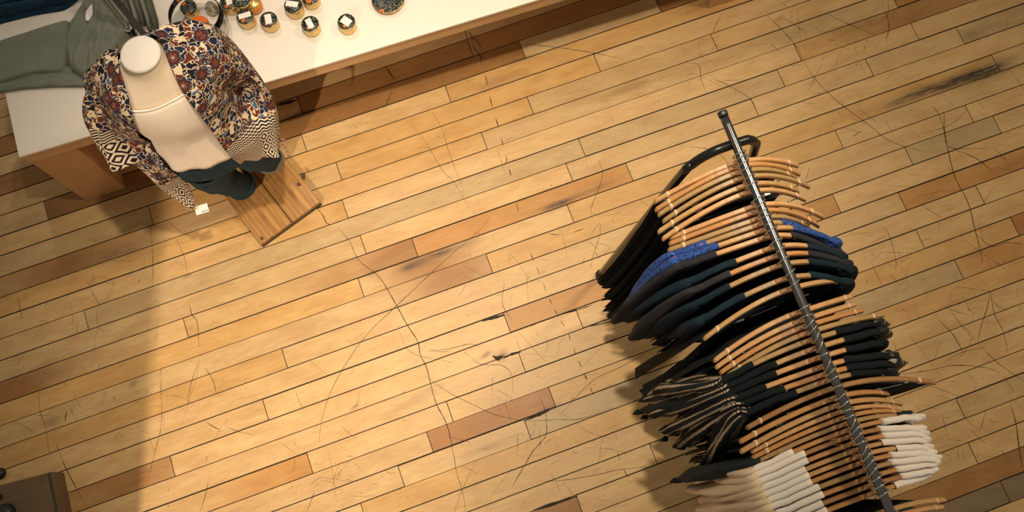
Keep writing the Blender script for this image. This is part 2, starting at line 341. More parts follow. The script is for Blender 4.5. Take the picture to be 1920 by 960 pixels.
mann = simple('mannequin_skin', (.74, .60, .45), .5, var=.03)
cap_m = simple('white_cap', (.70, .65, .60), .6)
tank_m = cloth('cream_jersey', (.80, .69, .58), .04)
denim = cloth('blue_denim', (.016, .036, .052), .6, weave=1500)
denim_in = cloth('denim_inside', (.20, .22, .21), .2)
gold = simple('gold_tin', (.75, .53, .22), .33, .85, var=.15, scale=120, bump=.2)
paper = simple('white_paper', (.84, .80, .78), .7)
ink = simple('black_ink', (.02, .02, .02), .7)
amber = NT('amber_wax'); amber.base((.75, .13, .015, 1), .12); amber.b.inputs['Coat Weight'].default_value = .6; amber = amber.m
orange_glass = simple('orange_glass', (.80, .28, .04), .15)
t = NT('clear_glass'); t.base((.97, .98, .96, 1), .02); t.b.inputs['Transmission Weight'].default_value = 1; t.b.inputs['IOR'].default_value = 1.3; glass = t.m
black_rub = simple('black_rubber', (.012, .016, .018), .35)

# floral print with a black and cream lattice border (uv in metres: u round the body, v up from the hem)
t = NT('paisley_print')
uvn = t.n('ShaderNodeUVMap'); uvv = uvn.outputs[0]; ob3 = t.coord()
sx = t.n('ShaderNodeSeparateXYZ'); t.set(sx.inputs[0], uvv)
cream = (.72, .56, .38, 1); navy = (.012, .020, .055, 1); rust = (.12, .030, .016, 1); blk = (.010, .010, .018, 1); blue = (.06, .12, .25, 1)
nz = t.n('ShaderNodeTexNoise'); t.set(nz.inputs['Vector'], ob3); nz.inputs['Scale'].default_value = 34; nz.inputs['Detail'].default_value = 2
dis = t.n('ShaderNodeVectorMath', operation='MULTIPLY_ADD'); t.set(dis.inputs[0], nz.outputs['Color']); dis.inputs[1].default_value = (.055, .055, .055); t.set(dis.inputs[2], ob3)
v1 = t.n('ShaderNodeTexVoronoi', feature='F1'); t.set(v1.inputs['Vector'], dis.outputs[0]); v1.inputs['Scale'].default_value = 46
v1e = t.n('ShaderNodeTexVoronoi', feature='DISTANCE_TO_EDGE'); t.set(v1e.inputs['Vector'], dis.outputs[0]); v1e.inputs['Scale'].default_value = 46
sc1 = t.n('ShaderNodeSeparateColor'); t.set(sc1.inputs[0], v1.outputs['Color'])
leaf = t.ramp(sc1.outputs[0], [(0, cream), (.09, navy), (.46, rust), (.70, blk), (.95, blue)], 'CONSTANT')
bg = t.mix(t.ramp(v1e.outputs['Distance'], [(.045, (1, 1, 1)), (.065, (0, 0, 0))]), leaf, cream)
# flowers
v2 = t.n('ShaderNodeTexVoronoi', feature='F1'); t.set(v2.inputs['Vector'], ob3); v2.inputs['Scale'].default_value = 15; v2.inputs['Randomness'].default_value = .8
dv = t.n('ShaderNodeVectorMath', operation='SUBTRACT'); 
scl = t.n('ShaderNodeVectorMath', operation='SCALE'); t.set(scl.inputs[0], uvv); scl.inputs['Scale'].default_value = 1.0
t.set(dv.inputs[0], ob3); t.set(dv.inputs[1], v2.outputs['Position'])
dx = t.n('ShaderNodeSeparateXYZ'); t.set(dx.inputs[0], dv.outputs[0])
ang = t.math('ARCTAN2', dx.outputs[2], t.math('ADD', dx.outputs[0], dx.outputs[1]))
pet = t.math('MULTIPLY', t.math('SINE', t.math('MULTIPLY', ang, 11.0)), .05)
rr = t.math('ADD', v2.outputs['Distance'], pet)
flo = t.ramp(rr, [(0, cream), (.035, navy), (.09, (.26, .07, .03, 1)), (.17, blk), (.21, rust), (.27, navy), (.35, cream), (.375, cream)], 'CONSTANT')
up_ = t.mix(t.math('LESS_THAN', rr, .365), bg, flo)
# lattice border
a1 = t.math('PINGPONG', t.math('MULTIPLY', sx.outputs[0], 1/.055), .5); b1 = t.math('PINGPONG', t.math('MULTIPLY', sx.outputs[1], 1/.060), .5)
dd = t.math('ADD', a1, b1)
lat = t.math('GREATER_THAN', t.math('SINE', t.math('MULTIPLY', dd, 2*math.pi*3.0)), -.05)
border = t.mix(lat, blk, (.70, .56, .40, 1))
wav = t.math('GREATER_THAN', t.math('SINE', t.math('ADD', t.math('MULTIPLY', sx.outputs[1], 520), t.math('MULTIPLY', t.math('SINE', t.math('MULTIPLY', sx.outputs[0], 180)), 1.4))), .1)
band = t.mix(wav, blk, (.70, .56, .40, 1))
hz = t.math('ADD', sx.outputs[1], t.math('MULTIPLY', t.math('SINE', t.math('MULTIPLY', sx.outputs[0], 14)), .008))
cc = t.mix(t.math('LESS_THAN', hz, .20), up_, band)
cc = t.mix(t.math('LESS_THAN', hz, .14), cc, border)
t.base(cc, .85); t.b.inputs['Specular IOR Level'].default_value = .2
kim = t.m

# dark lid print
t = NT('flower_tin_print'); v = t.coord('Object')
v2 = t.n('ShaderNodeTexVoronoi', feature='F1'); t.set(v2.inputs['Vector'], v); v2.inputs['Scale'].default_value = 36
s2 = t.n('ShaderNodeSeparateColor'); t.set(s2.inputs[0], v2.outputs['Color'])
ringo = t.ramp(v2.outputs['Distance'], [(0, (.02, .02, .02)), (.13, (.72, .17, .03)), (.36, (.015, .015, .015)), (.42, (.006, .018, .022))], 'CONSTANT')
ringt = t.ramp(v2.outputs['Distance'], [(0, (.02, .03, .03)), (.16, (.012, .05, .06)), (.26, (.30, .26, .16)), (.29, (.006, .016, .02))], 'CONSTANT')
cfl = t.mix(t.math('GREATER_THAN', s2.outputs[0], .6), ringt, ringo)
v3 = t.n('ShaderNodeTexVoronoi', feature='F1'); t.set(v3.inputs['Vector'], v); v3.inputs['Scale'].default_value = 210
dots = t.math('MULTIPLY', t.math('LESS_THAN', v3.outputs['Distance'], .3), t.math('GREATER_THAN', v2.outputs['Distance'], .36))
t.base(t.mix(dots, cfl, (.55, .42, .20, 1)), .3); t.b.inputs['Specular IOR Level'].default_value = .25; lid_m = t.m

# ------------------------------------------------------------------ TABLE
TZ = .53
tb = thing('display_table', 'long white-topped display table with a pine edge under tins and clothes', 'table', (0, 2.3, 0))
rot = -.030; P0 = un(35, 295, TZ)
ux = Vector((math.cos(rot), math.sin(rot), 0)); uy = Vector((-math.sin(rot), math.cos(rot), 0))
def tp(a, b): return P0+ux*a+uy*b
quadbox('tabletop', [tp(0, 0), tp(2.9, 0), tp(2.9, 1.0), tp(0, 1.0)], TZ-.012, TZ, white_top, tb, .003)
quadbox('apron', [tp(.006, .004), tp(2.894, .004), tp(2.894, .996), tp(.006, .996)], TZ-.075, TZ-.0125, pale_wood, tb, .002)
leg_wood = woodmat('leg_pine', (.50, .27, .12), (.60, .35, .17), 4, (10, 10, 1))
for a0, a1 in ((.008, .175), (2.72, 2.89)):
    for b0, b1 in ((.006, .07), (.93, .992)):
        quadbox('leg', [tp(a0, b0), tp(a1, b0), tp(a1, b1), tp(a0, b1)], 0, TZ-.0755, leg_wood, tb, .002)
quadbox('side_panel', [tp(.15, .0705), tp(.168, .0705), tp(.168, .9295), tp(.15, .9295)], .0, TZ-.0755, leg_wood, tb)

# ------------------------------------------------------------------ FOLDED CLOTHES ON THE TABLE
def pad(name, poly, z0, h, mat, parent=None, rings=9, fold=.006, freq=30, fdir=(1, .4), n=90, seed=0, edge=.35):
    """soft folded cloth piece traced by its outline, domed edges and folds"""
    P = [Vector(p) for p in poly]; Q = []
    P2 = P+[P[0]]
    L = [0]
    for a, b in zip(P2[:-1], P2[1:]): L.append(L[-1]+(b-a).length)
    for i in range(n):
        s = L[-1]*i/n
        for j in range(len(P)):
            if L[j] <= s < L[j+1]: Q.append(P2[j].lerp(P2[j+1], (s-L[j])/(L[j+1]-L[j]))); break
    for _ in range(2): Q = [(Q[i-1]+Q[i]*2+Q[(i+1) % n])/4 for i in range(n)]
    cx = sum(Q, Vector())/n; V = []; Fc = []
    V += [Vector((q.x, q.y, z0)) for q in Q]
    fd = Vector((*fdir, 0)).normalized()
    for r in range(rings):
        s = r/(rings-1); k = 1-(s**1.4)*.985; prof = min(1, (s/edge))
        zz = h*math.sqrt(max(0, 1-(1-prof)**2))*.85+h*.15
        for q in Q:
            p = cx.lerp(q, k)
            ph = (p.x*fd.x+p.y*fd.y)*freq*2*math.pi; w = (p.x*-fd.y+p.y*fd.x)
            f = fold*prof*(math.sin(ph+2.5*math.sin(w*17+seed)+seed)+.4*math.sin(ph*2.3+w*30))
            V.append(Vector((p.x, p.y, z0+max(.002, zz+f*.6))))
    for r in range(rings):
        for i in range(n): Fc.append((r*n+i, r*n+(i+1) % n, (r+1)*n+(i+1) % n, (r+1)*n+i))
    Fc.append(tuple(rings*n+i for i in range(n))); Fc.append(tuple(range(n-1, -1, -1)))
    o = obj(name, V, Fc, mat, parent); fixn(o); return o
khaki = cloth('grey_khaki', (.185, .20, .165), .18)
khaki2 = cloth('dark_khaki', (.10, .10, .082), .3)
navyk = cloth('navy_knit', (.012, .045, .085), .5)
zt = TZ+.0005
tr = thing('trousers', 'grey khaki trousers laid flat and bunched on the left end of the white table', 'trousers', un(100, 120, TZ))
U = lambda l, z: [un(x, y, z) for x, y in l]
pad('folded_leg', U([(-60,95),(0,71),(60,52),(131,31),(131,85),(118,132),(60,133),(0,150),(-60,175)], zt+.04), zt, .035, khaki, tr, fold=.003, freq=6, fdir=(.2, 1), edge=.18)
pad('folded_leg', U([(-60,168),(0,148),(50,134),(110,130),(135,120),(160,140),(164,160),(100,160),(40,164),(0,170),(-60,186)], zt+.02), zt, .02, khaki, tr, fold=.005, freq=26, fdir=(.15, 1), seed=2, edge=.3)
pad('seat', U([(128,40),(150,12),(165,-25),(235,-30),(245,20),(243,60),(222,80),(196,112),(166,140),(150,140),(128,128),(124,90)], zt+.05), zt, .062, khaki, tr, rings=14, fold=.013, freq=17, fdir=(.93, -.36), seed=1, edge=.3)
lbl = pad('size_label', U([(172,6),(174,25),(165,40),(160,38),(160,22)], zt+.066), zt+.063, .002, paper, tr, fold=0, n=30); lbl['label'] = 'white paper label'
tr2 = thing('trousers', 'second grey pair standing up in pleats behind the mannequin neck', 'trousers', un(265, 20, TZ))
for i in range(5):
    x = 238+i*11
    pth = catmull([un(x-8, -30+i*3, zt+.05), un(x, 4+i*2, zt+.058), un(x+7, 26+i*2, zt+.05), un(x+11, 46+i*1.5, zt+.03)], 5)
    tube('pleat', pth, None, khaki if i % 2 else khaki2, tr2, n=12, flat=([.010, .011, .010, .008], [.032, .034, .03, .02]))
jn = thing('folded_knit', 'dark navy ribbed garment folded in the top left corner of the table', 'clothes', un(30, 10, TZ))
for i in range(5):
    y = -26+i*12
    pth = catmull([un(-60, y+14, zt+.03), un(0, y-1, zt+.034), un(60, y-14, zt+.034), un(120, y-26, zt+.03), un(150, y-34, zt+.02)], 6)
    tube('fold', pth, None, navyk, jn, n=12, flat=([.014, .015, .015, .012], [.028, .030, .03, .018]), wr=lambda s, a: .06*math.sin(s*40)+.05*math.sin(a*3+s*9))
pad('folded_leg', U([(-60,-30),(140,-40),(150,-10),(118,15),(60,24),(0,39),(-60,60)], zt+.02), zt, .018, navyk, jn, fold=.003, freq=30, fdir=(.3, 1))

# ------------------------------------------------------------------ TINS
def tin(px, py, r, h, label, lab=None, patt=lid_m, bandm=gold, name='candle_tin'):
    zt_ = TZ+.0005+h; c = un(px, py, zt_)
    T = thing(name, label, 'tin', (c.x, c.y, TZ+.0005), 'gold candle tins with printed lids' if r < .05 else None)
    lathe('tin_body', [(r*.9, 0), (r*.985, .004), (r, .010), (r*.985, h*.3), (r, h*.55), (r*.985, h*.75), (r*.97, h*.80)], bandm, (c.x, c.y, TZ+.0005), T)
    l = lathe('lid', [(r*1.0, h*.81), (r*1.03, h*.83), (r*1.03, h*.93), (r*.985, h*.99), (r*.93, h*.965), (r*.9, h), (r*.4, h+.0008), (0.0, h+.001)], patt, (0, 0, 0), T)
    l.location = (0, 0, 0)
    lathe('rim', [(r*1.032, h*.86), (r*1.042, h*.90), (r*1.02, h*.95), (r*1.0, h*.93)], gold, (c.x, c.y, TZ+.0005), T)
    if lab is not None:
        w, d, a, ox, oy = lab; w *= 1.18; d *= 1.12
        box('price_label', (c.x+ox-w/2, c.x+ox+w/2, c.y+oy-d/2, c.y+oy+d/2, zt_+.0012, zt_+.0018), paper, T, rot=a)
    return T
L = .033
tin(581, 44, .031, .05, 'gold tin with a nearly upright white label, right below the slanted-label tin', (.018, .036, .15, -.001, 0))
tin(649, 40, .031, .05, 'gold tin standing alone between the cluster and the big flowered tin', (.024, .033, .62, 0, .0), )
tin(503, 36, .031, .05, 'gold tin with a vertical white label, middle of the front row', (.02, .035, -.12+.0, 0, 0))
tin(459, 30, .031, .05, 'gold tin with a horizontal white label beside the glass bowl', (.038, .018, -.03, 0, .002))
tin(549, 9, .032, .055, 'gold tin with a slanted white label behind the front row', (.038, .02, -.5, -.002, .004))
tin(581, -6, .031, .045, 'gold tin cut by the top of the picture beside the slanted-label tin', None)
tin(428, 3, .031, .05, 'gold tin with a white label right behind the glass bowl rim', (.02, .033, .0, .004, .004))
tin(452, -2, .033, .072, 'taller gold tin raised behind the horizontal-label tin', (.03, .02, -.3, .004, .004))
tin(727, -4, .0585, .024, 'big flat round tin with orange flowers on its black lid', (.045, .022, .25, -.006, .03), bandm=simple('copper_tin', (.55, .33, .2), .3, .7), name='candle_tin')
oj = thing('glass_jar', 'orange glass jar half hidden behind the raised gold tin', 'jar', (*un(474, 12, TZ)[:2], TZ))
c_ = un(474, 6, TZ+.04); lathe('jar_body', [(.024, .0005), (.030, .01), (.031, .035), (.028, .045)], orange_glass, (c_.x, c_.y, TZ), oj)
lathe('lid', [(.028, .0455), (.027, .05), (0, .051)], gold, (c_.x, c_.y, TZ), oj)

# glass bowl with an amber jar and a printed tin in it
gc = un(385, 58, TZ)
gb = thing('glass_bowl', 'large clear glass bowl with a dark rim beside the mannequin shoulder', 'bowl', (gc.x, gc.y, TZ+.0005))
prof = [(.001, .004), (.06, .004), (.085, .012), (.094, .04), (.092, .09), (.088, .13)]
outer = [(.001, 0), (.062, 0), (.089, .009), (.0975, .04), (.0955, .09), (.091, .13)]
lathe('bowl_wall', outer+prof[::-1], glass, (gc.x, gc.y, TZ+.0005), gb, n=56)
tube('rim', [Vector((gc.x+.0895*math.cos(a), gc.y+.0895*math.sin(a), TZ+.132)) for a in np.linspace(0, 2*math.pi, 49)], .0010, simple('smoked_rim', (.16, .16, .13), .2), gb, n=8, caps=False)
crumb = NT('white_pebbles'); v = crumb.coord(); nn_ = crumb.noise(v, 160, 3, .7); crumb.base(crumb.ramp(nn_, [(.33, (.30, .25, .22)), (.42, (.76, .69, .66))]), .8); crumb.bump(nn_, .6, .003)
pb = lathe('pebble_bed', [(.06, .0045), (.083, .0125), (.088, .018), (.05, .021), (0, .022)], crumb.m, (gc.x, gc.y, TZ+.0005)); tag(pb, 'bed of small white pebbles in the bottom of the glass bowl', 'pebbles'); pb['kind'] = 'stuff'
c_ = un(373, 44, TZ+.095)
aj = thing('glass_jar', 'amber red jar with gold side inside the clear glass bowl', 'jar', (c_.x, c_.y, TZ+.022))
lathe('jar_body', [(.029, .0235), (.033, .028), (.034, .085), (.032, .092)], gold, (c_.x, c_.y, TZ), aj)
lathe('wax', [(.0315, .0925), (.030, .095), (.012, .0965), (0, .0968)], amber, (c_.x, c_.y, TZ), aj)
c_ = un(352, 12, TZ+.07)
pt = thing('candle_tin', 'dark flowered tin lying inside the glass bowl behind the amber jar', 'tin', (c_.x, c_.y, TZ+.022))
lathe('tin_body', [(.026, .0235), (.029, .03), (.029, .06)], gold, (c_.x, c_.y, TZ), pt)
l = lathe('lid', [(.030, .0605-.552+.552), (.030, .068), (.027, .071), (0, .072)], lid_m, (c_.x, c_.y, TZ), pt)
c_ = un(395, 12, TZ+.06)
fj = thing('glass_jar', 'small faceted clear jar inside the glass bowl', 'jar', (c_.x, c_.y, TZ+.022))
lathe('jar_body', [(.018, .0235), (.023, .03), (.022, .055), (.015, .065), (.016, .072), (.012, .075), (0, .076)], simple('silver_glass', (.45, .42, .36), .12, .7), (c_.x, c_.y, TZ), fj, n=10)

# ------------------------------------------------------------------ UPRIGHT STANDS BEHIND THE MANNEQUIN
def pole_at(px, py, z): return un(px, py, z)
a = un(240, 53, .60)
st1 = thing('display_pole', 'slim chrome pole rising from the table among the grey trousers, ending in a screwed collar', 'pole', (a.x, a.y, TZ))
for dxx in (-.0055, .0055):
    tube('rod', [(a.x+dxx, a.y, .604), (a.x+dxx, a.y, 2.5)], .0045, chrome, st1, n=12)
tube('foot', [(a.x, a.y, TZ+.001), (a.x, a.y, .598)], .013, dark_steel, st1, n=14)
lathe('collar', [(.013, .5985), (.015, .600), (.015, .603), (.012, .6035)], chrome, (a.x, a.y, 0), st1)
b = un(266, 60, .60)
st2 = thing('display_pole', 'square black steel post standing just behind the mannequin neck', 'pole', (b.x, b.y, TZ))
box('post', (b.x-.011, b.x+.011, b.y-.011, b.y+.011, TZ+.006, 2.5), dark_steel, st2, rot=.35, bev=.002)
box('foot', (b.x-.03, b.x+.03, b.y-.03, b.y+.03, TZ+.0005, TZ+.0055), dark_steel, st2, rot=.35, bev=.001)

# ------------------------------------------------------------------ MANNEQUIN
NK = un(262, 100, 1.25)
fx = Vector((.9478, .3189, 0)); fy = Vector((.3189, -.9478, 0))     # board axes: along its front edge / towards the front
ay = .16
bx = (fx*math.cos(ay)+fy*math.sin(ay)); by = (fy*math.cos(ay)-fx*math.sin(ay))   # body axes
MB = thing('mannequin', 'cream headless mannequin with a flat white neck cap beside the table', 'mannequin', (NK.x, NK.y, .04))
def loftb(name, secs, mat, parent, n=40, top=True, bottom=True, wr=None, zf=None, uvs=False):
    V = []; Fc = []; UV = []
    for i, (z, cx, cy, rx, ry, e) in enumerate(secs):
        for k in range(n):
            a = 2*math.pi*k/n; c, s = math.cos(a), math.sin(a)
            q = (abs(c)**e+abs(s)**e)**(-1/e)
            w = 1+(wr(i, a, z) if wr else 0)
            p = NK+bx*(cx+rx*c*q*w)+by*(cy+ry*s*q*w); zz = z+(zf(i, a) if zf else 0)
            V.append(Vector((p.x, p.y, zz)))
    m = len(secs)
    for i in range(m-1):
        for k in range(n): Fc.append((i*n+k, i*n+(k+1) % n, (i+1)*n+(k+1) % n, (i+1)*n+k))
    if top: Fc.append(tuple((m-1)*n+k for k in range(n)))
    if bottom: Fc.append(tuple(range(n-1, -1, -1)))
    o = obj(name, V, Fc, mat, parent); fixn(o); return o
def isecs(S_, n=5):
    out = []
    P = [Vector(s[:3]) for s in S_]; Q = [Vector(s[3:]) for s in S_]
    A = catmull(P, n); B = catmull(Q, n)
    return [(*a, *b) for a, b in zip(A, B)]
body = [(.53, -.0, .012, .135, .085, 2.2), (.60, -.0, .022, .155, .106, 2.3), (.70, -.0, .03, .140, .098, 2.2), (.80, -.0, .03, .120, .088, 2.1), (.90, 0, .03, .132, .098, 2.1), (1.0, 0, .035, .142, .108, 2.2), (1.09, 0, .03, .152, .100, 2.3), (1.145, 0, .018, .150, .084, 2.2), (1.18, 0, .010, .110, .068, 2.0), (1.205, 0, .004, .066, .060, 2), (1.236, 0, 0, .053, .053, 2)]
loftb('torso', isecs(body), mann, MB)
lathe('neck_cap', [(.050, 1.2355), (.0565, 1.2375), (.058, 1.242), (.0565, 1.247), (.050, 1.250), (.0, 1.2515)], cap_m, (NK.x, NK.y, 0), MB, n=48)
# support socket under the torso down to the plinth
cs = NK+bx*.0+by*.0
tube('support_rod', [(NK.x, NK.y, .0405), (NK.x, NK.y, .529)], .012, chrome, MB, n=16)
# the one hand showing under the right hem
hp = un(440, 283, .60)
def hand(parent):
    # palm and five fingers hanging down, lightly curled
    dn = Vector((0, 0, -1)); sd = bx; fw = by
    w = hp+Vector((0, 0, .07))
    tube('forearm', catmull([hp+Vector((0, 0, .36))-by*.06+bx*.05, hp+Vector((0, 0, .2))-by*.03+bx*.03, w], 5), [.036, .030, .024], mann, parent, n=16)
    tube('hand', catmull([w+Vector((0, 0, .004)), hp+Vector((0, 0, .03)), hp+Vector((0, 0, -.02))], 4), None, mann, parent, n=16, flat=([.022, .034, .036], [.018, .015, .012]), up=fw)
    for i, ln in enumerate((.055, .066, .07, .062)):
        b0 = hp+Vector((0, 0, -.018))+sd*(-.025+i*.0165)
        tube('finger', catmull([b0, b0+dn*ln*.5+fw*.008, b0+dn*ln*.85+fw*.022], 4), [.0085, .008, .006], mann, parent, n=10)
    b0 = hp+Vector((0, 0, .02))-sd*.030
    tube('thumb', catmull([b0, b0-sd*.018+dn*.03+fw*.008, b0-sd*.016+dn*.055+fw*.016], 4), [.010, .009, .007], mann, parent, n=10)
hand(MB)

# tank top
TT = thing('tank_top', 'cream sleeveless top with a scoop neckline under the printed kimono', 'top', (NK.x, NK.y, .6))
def inter(S_, z):
    for a, b in zip(S_[:-1], S_[1:]):
        if a[0] <= z <= b[0]:
            t_ = (z-a[0])/(b[0]-a[0]); return [x*(1-t_)+y*t_ for x, y in zip(a, b)]
    return list(S_[0] if z < S_[0][0] else S_[-1])
BI = isecs(body)
n = 64; rows_ = 26; V = []; Fc = []
for i in range(rows_+1):
    for k in range(n):
        a = 2*math.pi*k/n; s = i/rows_
        front = max(0, math.sin(a)); side = abs(math.cos(a))
        ztop = 1.138+.045*(1-front**1.2)*(1 if math.sin(a) > -.2 else .8)-.01*side
        zbot = .725+.02*math.cos(a)+.012*math.sin(3*a)
        z = zbot+(ztop-zbot)*s
        q = inter(BI, z); fl_ = max(0, .9-z)*.10
        c, sn_ = math.cos(a), math.sin(a); e = 2.2; g = (abs(c)**e+abs(sn_)**e)**(-1/e)
        w = .008+fl_+.006*(1-s)*math.sin(5*a+1)+.004*(1-s)*math.sin(11*a)
        rx = max(q[3], .118+.02*(1-s)) + w; ry = max(q[4], .098 if z < 1.05 else .0)+w
        p = NK+bx*(q[1]+rx*c*g)+by*(q[2]+ry*sn_*g); V.append(Vector((p.x, p.y, z)))
for i in range(rows_):
    for k in range(n): Fc.append((i*n+k, i*n+(k+1) % n, (i+1)*n+(k+1) % n, (i+1)*n+k))
o = obj('fabric', V, Fc, tank_m, TT); fixn(o); sm = o.modifiers.new('thick', 'SOLIDIFY'); sm.thickness = .003
tube('neckline_binding', [V[rows_*n+k % n]+Vector((0, 0, .001)) for k in range(n+1)], .0035, cloth('binding', (.86, .78, .70), .03), TT, n=8, caps=False)

# jeans
JE = thing('jeans', 'dark blue jeans with turned-up hems worn by the mannequin above the wooden plinth', 'jeans', (NK.x, NK.y, .1))
hipc = NK+bx*.0+by*.03
def legpath(hip, knee, hem): return catmull([hip, (hip+knee)/2+by*.004, knee, (knee+hem)/2, hem], 6)
eL = un(450, 347, .13); eR = un(503, 298, .13)
crease = lambda s, a: .035*math.sin(a*3+s*14)+.02*math.sin(a*5-s*31)
for e_, sgn in ((eL, -1), (eR, 1)):
    hip = Vector((hipc.x, hipc.y, .56))+bx*sgn*.072
    if sgn < 0: kn = Vector(un(405, 330, .34))
    else: kn = (hip+e_)/2+by*.02+bx*.01
    kn.z = .34
    tube('trouser_leg', legpath(hip, kn, e_), [.095, .084, .074, .062, .056, .054], denim, JE, n=28, wr=crease, caps=False)
    d_ = Vector((0, 0, 1))
    cu = catmull([e_+Vector((0, 0, .022)), e_+Vector((0, 0, .0)), e_+Vector((0, 0, -.012))], 3)
    c2 = tube('turned_hem', cu, [.057, .060, .0595], denim_in if sgn > 0 else denim, JE, n=28, caps=False); 
    if sgn > 0: c2['label'] = 'pale inside of the turned-up denim'
    so_ = c2.modifiers.new('thick', 'SOLIDIFY'); so_.thickness = .006
hs = [(.52, 0, .012, .150, .095, 2.3), (.58, 0, .022, .168, .115, 2.3), (.68, 0, .030, .150, .108, 2.3)]
o = loftb('hip_panel', isecs(hs), denim, JE, top=False)

# kimono: a draped shell, one closed band of cloth per height from left front edge round the back to right front edge
KI = thing('kimono', 'floral navy and rust kimono with a lattice border, open on the mannequin', 'kimono', (NK.x, NK.y, .5))
def K(px, py, z): return un(px, py, z)
def off_(lx, ly, z):
    p = NK+bx*lx+by*ly; return Vector((p.x, p.y, z))
LE = [K(222,84,1.195), K(232,120,1.16), K(240,160,1.09), K(250,200,1.00), K(262,245,.90), K(284,270,.80), K(318,308,.66), K(345,335,.53), K(366,376,.40)]
LO = [K(206,92,1.195), K(185,108,1.17), K(163,138,1.10), K(162,165,1.02), K(172,205,.93), K(190,250,.84), K(262,312,.66), K(300,352,.52), K(355,386,.385)]
BL = [off_(-.06,-.06,1.20), off_(-.12,-.085,1.16), off_(-.17,-.12,1.08), off_(-.19,-.13,1.0), off_(-.20,-.13,.92), off_(-.19,-.13,.82), off_(-.18,-.12,.70), off_(-.17,-.09,.56), off_(-.16,-.05,.42)]
BC = [off_(0,-.065,1.215), off_(0,-.095,1.17), off_(0,-.125,1.08), off_(0,-.13,1.0), off_(0,-.125,.9), off_(0,-.13,.8), off_(0,-.145,.68), off_(0,-.15,.56), off_(0,-.14,.44)]
BR = [off_(.055,-.06,1.205), off_(.12,-.085,1.17), off_(.18,-.11,1.08), off_(.20,-.12,1.0), off_(.21,-.12,.92), off_(.21,-.11,.82), off_(.20,-.10,.72), off_(.19,-.08,.62), off_(.18,-.07,.55)]
RO = [K(300,50,1.205), K(360,40,1.19), K(405,62,1.13), K(440,100,1.04), K(476,138,.95), K(503,172,.86), K(520,210,.76), K(526,252,.66), K(527,281,.60)]
RM = [K(288,62,1.205), K(332,68,1.19), K(372,98,1.13), K(405,140,1.04), K(436,178,.95), K(462,212,.86), K(484,246,.76), K(490,275,.67), K(494,295,.61)]
RE = [K(276,60,1.205), K(294,82,1.18), K(312,120,1.11), K(335,160,1.03), K(360,198,.95), K(388,236,.86), K(412,268,.75), K(430,290,.66), K(446,301,.60)]
from mathutils.bvhtree import BVHTree
TV = []; TF = []
for ch in list(MB.children)+list(TT.children):
    if ch.type == 'MESH' and ch.name.split('.')[0] in ('torso', 'fabric'):
        k0 = len(TV); TV += [v_.co.copy() for v_ in ch.data.vertices]; TF += [[q+k0 for q in p_.vertices] for p_ in ch.data.polygons]
BV = BVHTree.FromPolygons(TV, TF)
CAMP = Vector((0, 0, H))
def drape(p, o_=.014):
    # a cloth point resting on the body instead of sinking into it
    d_ = (p-CAMP).normalized(); hit = BV.ray_cast(CAMP, d_)
    if hit[0] is not None and (hit[0]-CAMP).length < (p-CAMP).length+.25: return hit[0]+hit[1]*o_ if hit[1].dot(d_) < 0 else hit[0]-d_*o_
    return p
LE = [drape(p) if i < 7 else p for i, p in enumerate(LE)]; RE = [drape(p) for p in RE]; RM = [drape(p, .022) for p in RM]; LO = [drape(p, .022) for p in LO]; RO = [drape(p, .022) for p in RO]
LM = [(a+b)/2+by*.012 for a, b in zip(LE, LO)]
cols = [LE, LM, LO, BL, BC, BR, RO, RM, RE]
nr = 8
dense = [catmull(c, nr) for c in cols]                # along height
m = len(dense[0]); V = []; UV = []
acr = 7
for i in range(m):
    ring = catmull([d[i] for d in dense], acr)
    s = i/(m-1); amp = .002+.010*s
    cen = NK
    u = 0
    for j, p in enumerate(ring):
        if j: u += (p-ring[j-1]).length
        w = amp*(math.sin(j*1.15+.9*math.sin(s*5))+.5*math.sin(j*.6+s*11))
        if 0 < j < len(ring)-1:
            dr = Vector((p.x-cen.x, p.y-cen.y, 0)); dr.normalize(); p = p+dr*w
        V.append(p); UV.append([j, 0])
w_ = len(ring); iL, iR = 2*acr, 6*acr
for i in range(m):
    for j in list(range(0, iL))+list(range(iR, w_)):
        if (j < iL and i/(m-1) > .72): continue
        p = V[i*w_+j]; d_ = p-CAMP; ln = d_.length; d_ = d_/ln
        hit = BV.ray_cast(CAMP, d_)
        if hit[0] is not None and (hit[0]-CAMP).length < ln+.012: V[i*w_+j] = hit[0]-d_*.016
for it in range(5):
    V2 = [v_.copy() for v_ in V]
    for i in range(1, m-1):
        for j in range(1, w_-1):
            V2[i*w_+j] = V[i*w_+j]*.4+(V[(i-1)*w_+j]+V[(i+1)*w_+j]+V[i*w_+j-1]+V[i*w_+j+1])*.15
    V = V2
for i in range(m):
    for j in list(range(0, iL))+list(range(iR, w_)):
        if (j < iL and i/(m-1) > .72): continue
        p = V[i*w_+j]; d_ = p-CAMP; ln = d_.length; d_ = d_/ln
        hit = BV.ray_cast(CAMP, d_)
        if hit[0] is not None and (hit[0]-CAMP).length < ln+.004: V[i*w_+j] = hit[0]-d_*.010
# uv: u = metres round at mid height, v = metres up from the hem along each column
ul = [0]
mi = int(m*.55)
for j in range(1, w_): ul.append(ul[-1]+(V[mi*w_+j]-V[mi*w_+j-1]).length)
for j in range(w_):
    acc = 0
    for i in range(m-1, -1, -1):
        if i < m-1: acc += (V[i*w_+j]-V[(i+1)*w_+j]).length
        UV[i*w_+j] = [ul[j], acc]
Fc = [(i*w_+j, i*w_+j+1, (i+1)*w_+j+1, (i+1)*w_+j) for i in range(m-1) for j in range(w_-1)]
ko = obj('fabric', V, Fc, kim, KI, uv=UV); fixn(ko)
ss = ko.modifiers.new('sub', 'SUBSURF'); ss.levels = 1; ss.render_levels = 1
sm = ko.modifiers.new('thick', 'SOLIDIFY'); sm.thickness = .003
